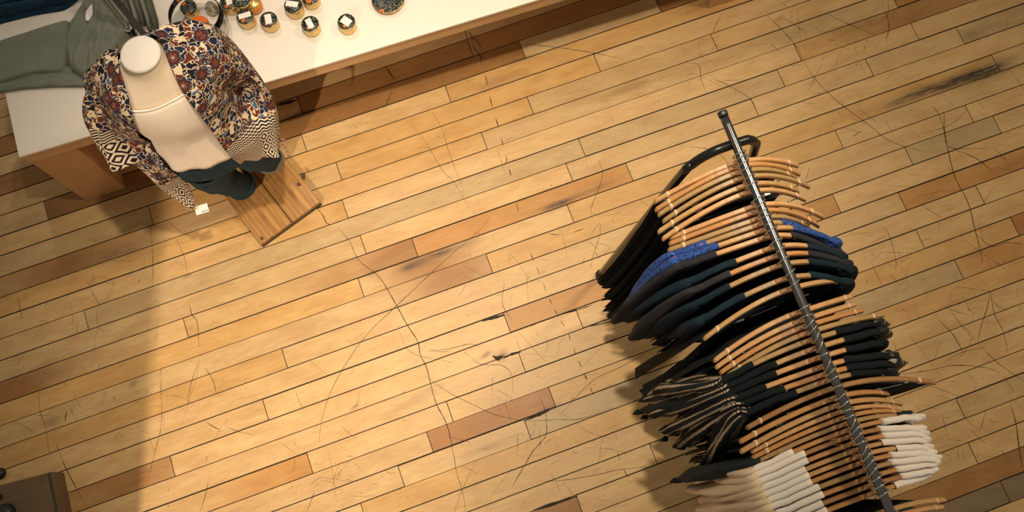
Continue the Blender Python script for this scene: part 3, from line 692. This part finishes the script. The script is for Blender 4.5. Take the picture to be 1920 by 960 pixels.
# left sleeve, empty, hanging in front of the table end
sl = tube('sleeve', catmull([K(196,150,1.08), K(190,195,.98), K(206,245,.86), K(228,282,.78), K(243,302,.735)], 7), None, kim, KI, n=28, flat=([.045, .055, .06, .062], [.03, .03, .028, .026]), up=by, caps=False, wr=lambda s, a: .12*math.sin(a*4+s*6)+.06*math.sin(a*7))
uvl = sl.data.uv_layers[0].data
for q in uvl: q.uv = (q.uv[0]*.14, .40-q.uv[1])
sl.modifiers.new('thick', 'SOLIDIFY').thickness = .003
fr_m = cloth('pink_fringe', (.55, .30, .26), .2)
for k_, (x, y, z) in enumerate([(527,270,.60), (533,276,.58), (537,284,.56), (540,292,.55), (532,262,.60)]):
    p = K(x-4, y, z+.01); q = K(x+4, y+3, z-.04)
    tube('fringe', catmull([p, (p+q)/2+Vector((.004, .003, 0)), q], 4), [.0028, .0024, .0012], fr_m, KI, n=6)
for k_, (x, y, z) in enumerate([(356,385,.385), (362,388,.38), (385,394,.34)]):
    p = K(x, y, z); q = p+Vector((-.01+.008*k_, -.006, -.05))
    tube('fringe', catmull([p, (p+q)/2+Vector((.003, .003, 0)), q], 4), [.0024, .002, .001], fr_m, KI, n=6)

# price tag hanging from the kimono's corner
tp_ = K(377, 391, .36); tgx = Vector((.90, -.10, .12)).normalized()
e1 = (K(387, 385, .36)-K(362, 391+2, .36)).normalized(); e2 = Vector((-e1.y, e1.x, 0))
tg = thing('price_tag', 'small white price tag with a printed line hanging from the kimono corner', 'tag', tp_)
quadbox('card', [tp_+e1*x+e2*y for x, y in ((-.024, -.017), (.024, -.017), (.024, .017), (-.024, .017))], .352, .3528, paper, tg)
for i in range(9):
    x = -.004+i*.0027; w = .0018 if i % 3 else .001
    quadbox('print', [tp_+e1*a_+e2*b_ for a_, b_ in ((x, -.0125), (x+w, -.0125), (x+w, -.0085), (x, -.0085))], .3529, .3531, ink, tg)
tube('string', catmull([K(368,384,.392), K(371,386,.375), tp_+e1*-.015+Vector((0, 0, -.005))], 4), .0008, paper, tg, n=6)

# ------------------------------------------------------------------ PLINTH
c0, c1 = un(600, 378, .04), un(489, 458, .04)
pv = -fy
PL = thing('plinth', 'square plinth of two brown oak planks under the mannequin', 'plinth', ((c0.x+c1.x)/2, (c0.y+c1.y)/2+.17, 0))
mid = (c0+c1)/2 + (c0-c1)*.02
ln_ = .33
g = (c0-c1).normalized()
black_edge = simple('dark_board_edge', (.05, .035, .02), .6)
for A, B in ((c1, mid-g*.0015), (mid+g*.0015, c0)):
    o = quadbox('plank', [A, B, B+pv*ln_, A+pv*ln_], .022, .040, board_wood, PL, .0015)
# turn the grain along the planks: planks own their object rotation
    ang_ = math.atan2(pv.y, pv.x); Rz = Matrix.Rotation(-ang_, 4, 'Z'); wc = (A+B)/2
    for vv in o.data.vertices: vv.co = (Rz @ (Vector(vv.co)-wc))
    o.rotation_euler = (0, 0, ang_); o.location = Vector(wc)-Vector(PL.location)
knm = simple('knot', (.07, .028, .012), .6)
for (kx, ky, kr) in ((568, 328, .009), (560, 346, .0075), (491, 447, .006)):
    kp = un(kx, ky, .0402); kv = [Vector((kp.x, kp.y, .0404))+(pv*math.cos(q)*1.25+g*math.sin(q))*kr*(1+.18*math.sin(3*q+kx)) for q in np.linspace(0, 2*math.pi, 17)[:-1]]
    obj('knot', kv, [tuple(range(16))], knm, PL, smooth=False)
quadbox('base_edge_shade', [c1-g*.0+fy*.002, c0+fy*.002, c0+pv*ln_, c1+pv*ln_], 0.0, .0215, black_edge, PL)  # dark colour paints in the shade on the plinth's side

# ------------------------------------------------------------------ LOW PLATFORM, lower left corner
pw = woodmat('dull_wood', (.10, .062, .03), (.15, .095, .045), 5)
A = un(88, 887, .10)
PF = thing('platform', 'low dull brown wooden platform in the lower left corner, dark strip along its edge', 'platform', (-1.8, .5, 0))
q0 = un(88, 887, .10); q1 = un(0, 910, .10); q2 = un(103, 962, .10)
ex = (q1-q0).normalized(); ey = (q2-q0).normalized()
quadbox('top_board', [q0, q0+ey*.42, q0+ey*.42+ex*.5, q0+ex*.5], .075, .10, pw, PF, .002)
quadbox('edge_strip', [q0-ex*.0002, q0-ex*.009, q0-ex*.009+ey*.42, q0-ex*.0002+ey*.42], .06, .0995, black_edge, PF)
quadbox('side_board', [q0-ex*.0092, q0-ex*.018, q0-ex*.018+ey*.42, q0-ex*.0092+ey*.42], 0, .095, pw, PF)
quadbox('base', [q0+ex*.02, q0+ex*.02+ey*.40, q0+ey*.40+ex*.48, q0+ex*.48], 0, .0745, pw, PF)
for (px, py, z, r, lb) in ((8, 962, .1005, .034, 'larger black domed cap on the low platform in the corner'), (-3, 932, .1005, .012, 'tiny black cap at the left margin on the low platform'), (-2, 888, .0005, .022, 'black domed cap on the floor just above the low platform')):
    c_ = un(px, py, z+r*.5); o = lathe('floor_cap', [(r, 0), (r, r*.3), (r*.85, r*.7), (r*.5, r*.95), (0, r)], black_rub, (c_.x, c_.y, z)); tag(o, lb, 'cap')

# ------------------------------------------------------------------ CLOTHES RAIL
ZR = 1.45; RA = un(1357, 218, ZR)-Vector((0, 0, 0)); RB = un(1665, 950, ZR)
rd = (RB-RA).normalized(); rp = Vector((-rd.y, rd.x, 0))   # rp points to +x side
if rp.x < 0: rp = -rp
RK = thing('clothes_rail', 'black steel clothes rail with a bent tube end frame, full of hanging garments', 'clothes rail', (RA.x, RA.y, 0))
tube('hanging_rail', [RA+rd*1.62*q/60 for q in range(61)], .0115, rail_steel, RK, n=24)
lathe('end_cap', [(.0123, 0), (.0128, .002), (.0128, .012), (.0118, .014), (0, .0142)], black_rub, (0, 0, 0), RK, n=20)
ec = [c for c in RK.children if c.name.startswith('end_cap')][0]; ec.data.transform(Matrix.Translation(RA-rd*.013) @ rd.to_track_quat('Z', 'Y').to_matrix().to_4x4())
foot = un(1122, 517, .02)
for sgn_s in (un(1385, 262, ZR), RA+rd*1.45):
    top = Vector((sgn_s.x, sgn_s.y, ZR-.024)); hw = .235
    pts = [top-rp*.30+Vector((0, 0, -(ZR-.045))), top-rp*.235+Vector((0, 0, -.95)), top-rp*.135+Vector((0, 0, -.16)), top-rp*.108+Vector((0, 0, -.055)), top-rp*.065+Vector((0, 0, -.010)), top-rp*.02, top+rp*.02, top+rp*.035+Vector((0, 0, -.006)), top+rp*.062+Vector((0, 0, -.05)), top+rp*.085+Vector((0, 0, -.16)), top+rp*.20+Vector((0, 0, -.95)), top+rp*.26+Vector((0, 0, -(ZR-.045)))]
    if sgn_s.y > .3: pts[0] = Vector((foot.x+.01, foot.y, .045)); pts[1] = pts[0].lerp(pts[2], .37)
    tube('end_frame', catmull(pts, 8), .0125, dark_steel, RK, n=18)
    for e in (pts[0], pts[-1]):
        lathe('foot', [(0.0, 0), (.014, .001), (.021, .012), (.022, .022), (.019, .033), (.012, .041), (0, .044)], black_rub, (e.x, e.y, .001), RK, n=24)

# ------------------------------------------------------------------ HANGERS AND GARMENTS
def bamboo(name, c):
    t = NT(name); v = t.coord('Object', (3, 3, 3)); g = t.noise(v, 24, 5, .6, Distortion=1)
    t.base(t.mix(g, col([x*.62 for x in c]), col([min(1, x*1.2) for x in c])), .42); return t.m
bam = [bamboo('hanger_wood_a', (.62, .345, .155)), bamboo('hanger_wood_b', (.54, .32, .135)), bamboo('hanger_wood_c', (.43, .27, .115)), bamboo('hanger_wood_d', (.54, .265, .095)), bamboo('hanger_wood_e', (.40, .20, .08))]
band_m = simple('pale_band', (.80, .58, .38), .4)
scorch = simple('scorched_joint', (.26, .125, .05), .5, var=.4, scale=60)
ZN = ZR-.078
def s_of(p): return (p-RA).dot(rd)
def railpt(s, z): q = RA+rd*s; return Vector((q.x, q.y, z))

def striped(name, c1, c2, period, rough=.85, ang=0.0, thr=.25):
    t = NT(name); uvn = t.n('ShaderNodeUVMap'); sx = t.n('ShaderNodeSeparateXYZ'); t.set(sx.inputs[0], uvn.outputs[0])
    nz = t.noise(t.coord(), 30, 2); k = 2*math.pi/period
    a = t.math('MULTIPLY', t.math('ADD', t.math('MULTIPLY', sx.outputs[0], math.cos(ang)), t.math('MULTIPLY', sx.outputs[1], math.sin(ang))), k)
    f = t.math('GREATER_THAN', t.math('SINE', t.math('ADD', a, t.math('MULTIPLY', nz, 1.5))), thr)
    h = t.math('GREATER_THAN', t.math('SINE', t.math('MULTIPLY', sx.outputs[1], 1100)), -.6)
    t.base(t.mix(t.math('MULTIPLY', f, h), c1, c2), rough); t.b.inputs['Specular IOR Level'].default_value = .2; return t.m
GM = {
 'black': cloth('black_cloth', (.006, .010, .012), .4), 'black2': cloth('soft_black_cloth', (.016, .024, .028), .4),
 'navy': cloth('dark_navy_knit', (.007, .020, .034), .35), 'navy2': cloth('deep_navy_knit', (.006, .015, .026), .35), 'char': cloth('charcoal_knit', (.024, .024, .030), .35),
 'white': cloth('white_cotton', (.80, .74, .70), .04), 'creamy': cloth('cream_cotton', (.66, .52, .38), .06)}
t = NT('speckled_blue'); v = t.coord(); n1 = t.noise(v, 170, 3, .7); n2 = t.noise(v, 45, 3, .6)
cc = t.ramp(n1, [(.40, (.01, .014, .035)), (.47, (.012, .055, .27)), (.62, (.03, .10, .42))]); cc = t.mix(t.ramp(n2, [(.66, (0, 0, 0)), (.72, (1, 1, 1))]), cc, (.42, .16, .20, 1)); t.base(cc, .85); GM['blue'] = t.m
GM['stripe'] = striped('black_ribbed_stripe', (.008, .010, .013, 1), (.46, .35, .24, 1), .24, thr=.45)
t = NT('shiny_stripe'); uvn = t.n('ShaderNodeUVMap'); sx = t.n('ShaderNodeSeparateXYZ'); t.set(sx.inputs[0], uvn.outputs[0])
a_ = t.math('ADD', t.math('MULTIPLY', sx.outputs[1], 190), t.math('MULTIPLY', t.noise(t.coord(), 18, 2), 9))
t.base(t.mix(t.math('GREATER_THAN', t.math('SINE', a_), .82), (.008, .011, .013, 1), (.36, .33, .26, 1)), .6); GM['satin'] = t.m

ORD = ['first','second','third','fourth','fifth','sixth','seventh','eighth','ninth','tenth','eleventh','twelfth','thirteenth','fourteenth','fifteenth','sixteenth','seventeenth','eighteenth','nineteenth','twentieth','twenty-first','twenty-second','twenty-third','twenty-fourth','twenty-fifth','twenty-sixth','twenty-seventh','twenty-eighth','twenty-ninth','thirtieth','thirty-first','thirty-second','thirty-third','thirty-fourth','thirty-fifth','thirty-sixth','thirty-seventh','thirty-eighth','thirty-ninth','fortieth','forty-first','forty-second','forty-third','forty-fourth','forty-fifth','forty-sixth']
# per hanger: left tip, neck, right tip, garment, left cloth start, right cloth start, hem z, left sleeve end px
HG = [
 ((1227,379),(1381,306),(1496,311),'dress',None,None,.42,None),
 ((1229,395),(1383,314),(1499,327),'dress',None,None,.46,None),
 ((1234,404),(1388,323),(1492,333),'dress',None,None,.50,None),
 ((1243,416),(1394,334),(1517,351),'dress',None,None,.44,None),
 ((1234,436),(1400,348),(1497,359),'dress',None,None,.48,None),
 ((1242,449),(1404,361),(1510,375),'dress',None,None,.40,None),
 ((1256,447),(1416,387),(1542,407),'dress',None,None,.30,None),
 ((1255,458),(1421,397),(1535,424),'dress',None,None,.45,None),
 ((1253,470),(1427,409),(1517,426),'dress',None,None,.5,None),
 ((1262,478),(1432,419),(1558,464),'blue',(1328,442),(1462,424),.72,(1180,572)),
 ((1268,488),(1438,430),(1564,456),'blue',(1344,450),(1484,432),.72,(1198,578)),
 ((1272,500),(1443,443),(1568,478),'char',(1344,464),(1475,445),.70,(1158,600)),
 ((1288,530),(1451,464),(1574,482),'navy',(1379,479),(1505,461),.72,(1182,598)),
 ((1293,548),(1457,480),(1584,496),'char',(1370,502),(1506,476),.66,(1196,632)),
 ((1302,572),(1465,497),(1592,508),'navy2',(1370,527),(1505,491),.68,(1218,628)),
 ((1315,600),(1475,522),(1586,532),'navy',(1395,555),(1510,515),.70,(1262,628)),
 ((1320,636),(1482,542),(1582,526),'wide',None,None,.44,None),
 ((1339,677),(1495,587),(1597,555),'wide',None,None,.46,None),
 ((1342,690),(1498,603),(1604,570),'dress',None,None,.60,None),
 ((1350,700),(1503,615),(1617,582),'dress',None,None,.55,None),
 ((1362,706),(1510,626),(1657,590),'dress',None,None,.62,None),
 ((1350,716),(1520,638),(1640,606),'stripe',(1411,673),(1554,616),.70,(1225,742)),
 ((1360,727),(1527,654),(1650,622),'stripe',(1456,672),(1572,631),.66,(1228,772)),
 ((1368,735),(1535,671),(1650,645),'black',(1458,695),(1575,652),.62,(1215,768)),
 ((1374,748),(1541,688),(1668,668),'stripe',(1439,722),(1569,668),.68,(1262,805)),
 ((1385,758),(1546,702),(1672,684),'stripe',(1471,722),(1575,681),.70,(1290,830)),
 ((1394,775),(1551,714),(1664,697),'stripe',(1494,732),(1585,700),.64,(1335,880)),
 ((1400,803),(1553,731),(1753,718),'wide',None,None,.66,None),
 ((1387,829),(1557,749),(1666,739),'dress',None,None,.60,(1238,835)),
 ((1388,848),(1562,763),(1690,757),'dress',None,None,.64,None),
 ((1409,848),(1568,775),(1682,766),'dress',None,None,.72,None),
 ((1410,859),(1574,786),(1690,773),'dress',None,None,.70,None),
 ((1418,866),(1579,797),(1696,780),'black2',(1432,852),(1688,780),.55,(1285,895)),
 ((1412,882),(1586,808),(1720,784),'white',(1487,835),(1640,781),.66,(1335,862)),
 ((1415,893),(1591,819),(1723,806),'white',(1509,840),(1633,792),.64,(1345,885)),
 ((1420,905),(1597,832),(1728,816),'white',(1509,854),(1639,803),.62,(1298,915)),
 ((1425,917),(1602,845),(1731,827),'white',(1503,865),(1639,816),.64,(1322,935)),
 ((1432,928),(1606,857),(1736,841),'white',(1517,876),(1666,823),.66,(1360,925)),
 ((1437,940),(1611,869),(1742,852),'white',(1521,891),(1655,839),.62,(1318,952)),
 ((1442,952),(1617,883),(1751,862),'white',(1530,903),(1654,854),.60,(1350,965)),
 ((1450,965),(1622,898),(1748,871),'white',(1544,917),(1662,867),.62,(1345,985)),
 ((1460,977),(1628,912),(1745,884),'white',(1540,933),(1673,877),.6,(1380,990)),
 ((1470,990),(1634,926),(1734,893),'white',(1552,947),(1662,892),.6,(1400,1010)),
 ((1476,1022),(1650,962),(1772,937),'dress',None,None,.5,None),
 ((1484,1036),(1657,975),(1768,950),'dress',None,None,.55,None),
 ((1492,1050),(1664,988),(1768,964),'dress',None,None,.5,None),
]
DESC = {'dress': 'black narrow dress', 'wide': 'wide black dress', 'blue': 'speckled cobalt blue top', 'char': 'charcoal knit jumper', 'navy': 'dark navy knit jumper', 'navy2': 'deep navy knit jumper', 'stripe': 'black top with tan stripes', 'black': 'black lace top', 'black2': 'black pointed-hem top', 'white': 'white cotton blouse'}
CATG = {'dress': 'dress', 'wide': 'dress', 'blue': 'top', 'char': 'jumper', 'navy': 'jumper', 'navy2': 'jumper', 'stripe': 'top', 'black': 'top', 'black2': 'top', 'white': 'blouse'}
NAMEG = {'dress': 'hanging_dress', 'wide': 'hanging_dress', 'blue': 'patterned_top', 'char': 'knit_jumper', 'navy': 'knit_jumper', 'navy2': 'knit_jumper', 'stripe': 'striped_top', 'black': 'lace_top', 'black2': 'pointed_top', 'white': 'white_blouse'}
WHERE = {0: 'next to the open end of the rail'}
def armpt(c, tip, t_, drop):
    d = tip-c; lat = d.dot(rp); al = d.dot(rd)
    p = c+rp*lat*t_+rd*al*(t_**1.9)
    p.z = c.z-drop*(t_**1.75); return p
def bar(name, pts, w0, h0, mat, parent):
    # rounded flat bar swept along pts; w along the rail, h vertical
    n = 8; V = []; Fc = []; m = len(pts)
    for i, p in enumerate(pts):
        s = i/(m-1); e = 2*s-1
        k = 1.0 if abs(e) < .985 else .72
        w = w0*k; h = h0*k
        for j in range(n):
            c, s_ = ((1.19, -.6), (1.19, .6), (.8, 1.15), (-.8, 1.15), (-1.19, .6), (-1.19, -.6), (-.8, -1.15), (.8, -1.15))[j]
            V.append(p+rd*(c*w)+Vector((0, 0, s_*h)))
    for i in range(m-1):
        for j in range(n): Fc.append((i*n+j, i*n+(j+1) % n, (i+1)*n+(j+1) % n, (i+1)*n+j))
    Fc += [tuple(range(n-1, -1, -1)), tuple((m-1)*n+j for j in range(n))]
    o = obj(name, V, Fc, mat, parent, smooth=False); fixn(o); return o
for idx, (Lp, Np, Rp, kind, Lc, Rc, hem, sleeve) in enumerate(HG):
    bare = kind in ('dress', 'wide')
    drop = .115 if idx < 10 else (.10 if idx < 30 else .095)
    nk = un(*Np, ZN); s0 = s_of(nk); c = railpt(s0, ZN)
    zt_ = ZN-drop
    tl, trr = un(*Lp, zt_), un(*Rp, zt_)
    # individual hanger
    dsc = ('bare-armed' if bare else 'garment-covered')
    wd = 'light' if idx % 5 < 2 else ('brown' if idx % 5 > 3 else 'honey')
    HGo = thing('clothes_hanger', f'{"bare" if bare else "covered"} {wd} wooden hanger, {ORD[idx]} from the open end of the clothes rail', 'hanger', (c.x, c.y, ZN), 'wooden hangers on the clothes rail')
    N = 13
    ts_ = [i/N for i in range(1, N)]+[.985, 1.0]
    left = [armpt(c, tl, q, drop) for q in ts_[::-1]]; right = [armpt(c, trr, q, drop) for q in ts_]
    arm = left+[c.copy()]+right
    hb = .0056 if idx < 30 else .0048
    matb = bam[(idx*7+idx//3) % 4] if idx < 44 else bam[2]
    if idx >= 27: matb = bam[(3, 1, 0, 3, 2, 3, 4)[idx % 7]]
    bar('shoulder_bar', arm, hb, .009, matb, HGo)
    # darker joint block at the neck and pale bands near the tips
    jb = [c+rp*x+Vector((0, 0, .0015)) for x in (-.020, -.013, -.006, .0, .006, .012)]
    bar('neck_joint', jb, hb*.98, .0092, scorch, HGo)
    if bare:
        for tt_, tip in ((.84, tl), (.84, trr)):
            bp = [armpt(c, tip, tt_+q, drop) for q in (-.018, -.006, .006, .018)]
            bar('grip_band', bp, hb*1.22, .0112, band_m, HGo)
        z2 = zt_-.012; a0 = armpt(c, tl, .80, drop); a1 = armpt(c, trr, .80, drop)
        tube('clip_bar', catmull([a0, Vector((a0.x, a0.y, z2-.01))+rp*.006, Vector((a1.x, a1.y, z2-.01))-rp*.006, a1], 4), .0014, chrome, HGo, n=8)
        for q in (.22, .80):
            cp = a0.lerp(a1, q); cp.z = z2-.016
            v_, f_ = box_vf(-.010, .010, -.0045, .0045, -.018, .010); mm = Matrix([[rp.x, rd.x, 0], [rp.y, rd.y, 0], [0, 0, 1]])
            o = obj('clip', [mm @ Vector(w)+cp for w in v_], f_, chrome, HGo, smooth=False); bevel(o, .002)
    # hook over the rail
    yaw = rng.uniform(.15, .55) if idx < 18 else rng.uniform(-.1, .9); hx = rp*math.cos(yaw)-rd*math.sin(yaw)
    rc = railpt(s0, ZR-.0055); r_ = .0185
    hk = [c+Vector((0, 0, .009)), c+Vector((0, 0, .022)), rc+Vector((0, 0, -r_-.012))]
    for an in np.linspace(-95, 205, 15):
        ar = math.radians(an); hk.append(rc+hx*(-math.cos(ar)*r_)+Vector((0, 0, math.sin(ar)*r_)))
    hk.append(hk[-1]+Vector((0, 0, -.004))+hx*.003)
    tube('hook', catmull(hk, 3), .0017, chrome, HGo, n=8)
    lathe('hook_tip', [(0, -.003), (.0028, -.0015), (.003, .0005), (.002, .0025), (0, .003)], chrome, tuple(hk[-1]), HGo, n=10)

    # ---------------- garment
    if idx == 45: continue
    dsc2 = f'{DESC[kind]} on the {ORD[idx]} hanger from the open end of the rail'
    if kind == 'white' and idx == 33: dsc2 = 'white cotton blouse nearest the black clothes, first in the white row'
    if kind == 'white' and idx == 42: dsc2 = 'last white cotton blouse, at the bottom end of the white row'
    if idx == 0: dsc2 = 'black narrow dress closest to the open end, its hem curling over the black foot'
    if idx == 16: dsc2 = 'wide black dress under the single bare hanger after the navy jumpers'
    G = thing(NAMEG[kind], dsc2, CATG[kind], (c.x, c.y, hem), {'white': 'white blouses on the rail', 'dress': 'black dresses on clip hangers'}.get(kind))
    mat = GM['black'] if kind in ('dress',) and idx % 2 else GM['black2'] if kind == 'dress' else GM['black'] if kind == 'wide' else GM[kind]
    bodym = mat
    if kind == 'stripe': bodym = GM['black']
    NA, NV = 40, 14
    pitch = .0085 if idx < 33 else .0078
    ins = -.001
    if bare:
        fl, frr = (-.98, .72) if kind == 'dress' else (-1.0, .98)
        if idx in (9,): fl = -.9
    else: fl, frr = -1.06, 1.06
    nl = nrr = 0
    if not bare:
        dlt = (un(*Lc, ZN-.03)-c).dot(rp)/(tl-c).dot(rp); nl = min(.97, max(.15, dlt))
        drt = (un(*Rc, ZN-.03)-c).dot(rp)/(trr-c).dot(rp); nrr = min(.97, max(.10, drt))
    V = []; Fc = []; UV = []; FM = []
    ph = rng.uniform(0, 6)
    rowsN = 2*NV+1
    for i in range(NA+1):
        a = fl+(frr-fl)*i/NA
        if a < 0: p = armpt(c, tl, min(1.0, -a), drop)+(tl-c).normalized()*max(0, -a-1)*.18
        else: p = armpt(c, trr, min(1.0, a), drop)+(trr-c).normalized()*max(0, a-1)*.18
        inneck = (not bare) and (-nl < a < nrr)
        endk = min(1, (a-fl)/.05, (frr-a)/.05); endk = math.sqrt(max(0, endk))
        if bare:
            top = zt_-.022 if kind == 'dress' else zt_-.018
            top += .012*math.cos(a*2.2)
        else: top = p.z+.0150
        if inneck:
            ce = min((a+nl)/.12, (nrr-a)/.12, 1)
            top = p.z-.016-.030*math.sqrt(max(0, ce))
        x_ = p.dot(rp)
        for j in range(rowsN):
            v_ = abs(j-NV)/NV; side = -1 if j < NV else 1
            kk_ = abs(j-NV)
            if kk_ <= 3: dd_ = (0, .0035, .013, .034)[kk_]
            else: dd_ = .034+(top-hem-.034)*((kk_-3)/(NV-3))**1.1
            z = top-dd_
            if v_ == 0 and inneck: side = 1
            wv = math.sin(x_*62+1.3*math.sin(v_*3))+.5*math.sin(x_*131+2)
            th = (.0068 if not bare else .004)+.004*v_
            if bare and 16 <= idx < 21: th += (.045 if kind == 'wide' else .02)*min(1, v_*1.3)
            if not bare and not inneck and kk_ <= 3: th = (.0030, hb*1.19+.0018, hb*1.19+.0026, hb*1.19+.0022)[kk_]
            if inneck and kk_ == 0: th = hb*1.19+.0018
            th *= (.35+.65*endk)
            sway = .0055*wv*min(1, v_*2.2)
            flare = 0
            if v_ > 0: flare = (a/abs(fl) if a < 0 else a)*(.10 if (kind == 'dress' and a < 0 and idx < 9) else .08 if (bare and a < 0 and 16 <= idx < 21) else .03)*v_*v_
            hemw = .012*math.sin(i*.9+ph)*v_**4
            if kind in ('black', 'black2'): hemw = .05*abs(math.sin(i*.7+ph))*v_**4
            q = Vector((p.x, p.y, 0))+rd*(side*th*1.0+sway)+rp*flare; q.z = z+hemw
            V.append(q); UV.append((x_+.5, q.z))
    R_ = rowsN
    for i in range(NA):
        a = fl+(frr-fl)*(i+.5)/NA; inneck = (not bare) and (-nl < a < nrr)
        for j in range(R_-1):
            if inneck and j in (NV-1, NV): 
                # opening: leave a slit between front and back around the hanger bar
                if j == NV-1: continue
                continue
            Fc.append((i*R_+j, i*R_+j+1, (i+1)*R_+j+1, (i+1)*R_+j))
    o = obj('fabric', V, Fc, bodym, G, uv=UV); fixn(o)
    # sleeves
    if not bare:
        for sg, tip, in_ in ((-1, tl, 1), (1, trr, 1)):
            out = (tip-c).normalized(); out.z = 0
            end = None
            zs = .80
            if sg < 0 and sleeve: end = un(*sleeve, zs)
            else: end = tip+out*(.03 if sg > 0 else .06)+rd*.01; end.z = zs+.05
            jitter = Vector((rng.normal(0, .006), rng.normal(0, .004), 0))
            p0 = tip-out*.035+Vector((0, 0, .002)); p1 = tip+out*.006+Vector((0, 0, -.018))
            mm_ = p1.lerp(end, .45)+out*.012+jitter; mm_.z += .02
            path = catmull([p0, p1, mm_, p1.lerp(end, .8)+jitter, end+Vector((0, 0, .0))], 7)
            big = 1.0
            smat = mat
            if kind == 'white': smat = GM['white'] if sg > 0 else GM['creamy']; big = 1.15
            if kind == 'stripe': big = 1.55; smat = GM['stripe'] if sg < 0 else GM['satin']
            if kind in ('black', 'black2'): big = 1.3
            if sg > 0: big *= .8
            if kind in ('navy', 'navy2', 'char', 'blue'): big = 1.15 if sg < 0 else .95
            f1 = rng.uniform(0, 6)
            wr = (lambda f1, am: (lambda s, a: am*math.sin(a*3+s*7+f1)*min(1, s*3)+am*.5*math.sin(a*5-s*17+f1)))(f1, .10 if kind != 'stripe' else .26)
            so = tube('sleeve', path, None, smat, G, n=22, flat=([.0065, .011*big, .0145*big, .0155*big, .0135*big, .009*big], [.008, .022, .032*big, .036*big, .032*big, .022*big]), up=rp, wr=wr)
            if kind == 'stripe' and sg < 0:
                e2_ = end+rp*.045+rd*(-.012)+Vector((0, 0, .03)); q0_ = tip-out*.08+Vector((0, 0, -.012))
                dp = tube('draped_panel', catmull([q0_, q0_.lerp(e2_, .4)+Vector((0, 0, .03)), q0_.lerp(e2_, .8)+rd*.01, e2_], 8), None, smat, G, n=26, flat=([.006, .016, .022, .016], [.012, .04, .05, .03]), up=rp, wr=(lambda f1: (lambda s, a: .22*math.sin(a*4+s*9+f1)+.12*math.sin(a*7-s*13)))(f1+2))
                dp['label'] = 'loosely draped striped panel'
            if kind == 'white' and sg < 0: so['label'] = 'cream sleeve'
            if kind == 'stripe':
                so['label'] = 'tan striped sleeve' if sg < 0 else 'glossy ruffled sleeve'
            if kind in ('stripe', 'black', 'black2') and sg < 0:
                # lace points along the cuff
                for q in range(6):
                    e0 = end+rp*((q-2.5)*.013)+rd*rng.normal(0, .006)+Vector((0, 0, .01))
                    tube('lace_point', [e0, e0+Vector((0, 0, -.02))-rp*.006, e0+Vector((0, 0, -.045))-rp*.012], [.009, .006, .001], GM['black'], G, n=8)

# ------------------------------------------------------------------ LIGHT BLOCKER (unseen slab added left of the camera to cut the left lamp's light)
blocker_m = simple('blocker_plaster', (.62, .57, .50), .9)
def wall(name, dims):
    v_, f_ = box_vf(*dims); o = obj(name, v_, f_, blocker_m, smooth=False); o['kind'] = 'structure'; return o
wall('light_blocker_left', (-3.6, -1.534, -.06, .0, 0, 3.7))

# ------------------------------------------------------------------ LIGHTS
def spot(name, loc, target, power, size, blend, radius, color):
    l = bpy.data.lights.new(name, 'SPOT'); l.energy = power; l.spot_size = math.radians(size); l.spot_blend = blend; l.shadow_soft_size = radius; l.color = color
    o = bpy.data.objects.new(name, l); C.objects.link(o); o.location = loc
    o.rotation_euler = (Vector(target)-Vector(loc)).to_track_quat('-Z', 'Y').to_euler(); return o
spot('ceiling_spot_left', (-1.869, -1.0, 3.3), (-.80, 1.0, 0), 430, 42, 1.0, .03, (1, .80, .60))
spot('ceiling_spot_centre', (.30, 1.05, 4.3), (.12, 1.0, 0), 440, 52, 1.0, .06, (1, .84, .61))
spot('ceiling_spot_right', (2.3, 1.2, 4.1), (1.0, .5, 0.4), 210, 75, 1.0, .12, (1, .80, .53))
spot('ceiling_spot_table', (-.2, 3.3, 4.0), (-.1, 2.1, .4), 90, 60, .9, .08, (1, .86, .76))
w = bpy.data.worlds.new('world'); S.world = w; w.use_nodes = True
w.node_tree.nodes['Background'].inputs[0].default_value = (.97, .84, .62, 1); w.node_tree.nodes['Background'].inputs[1].default_value = .25
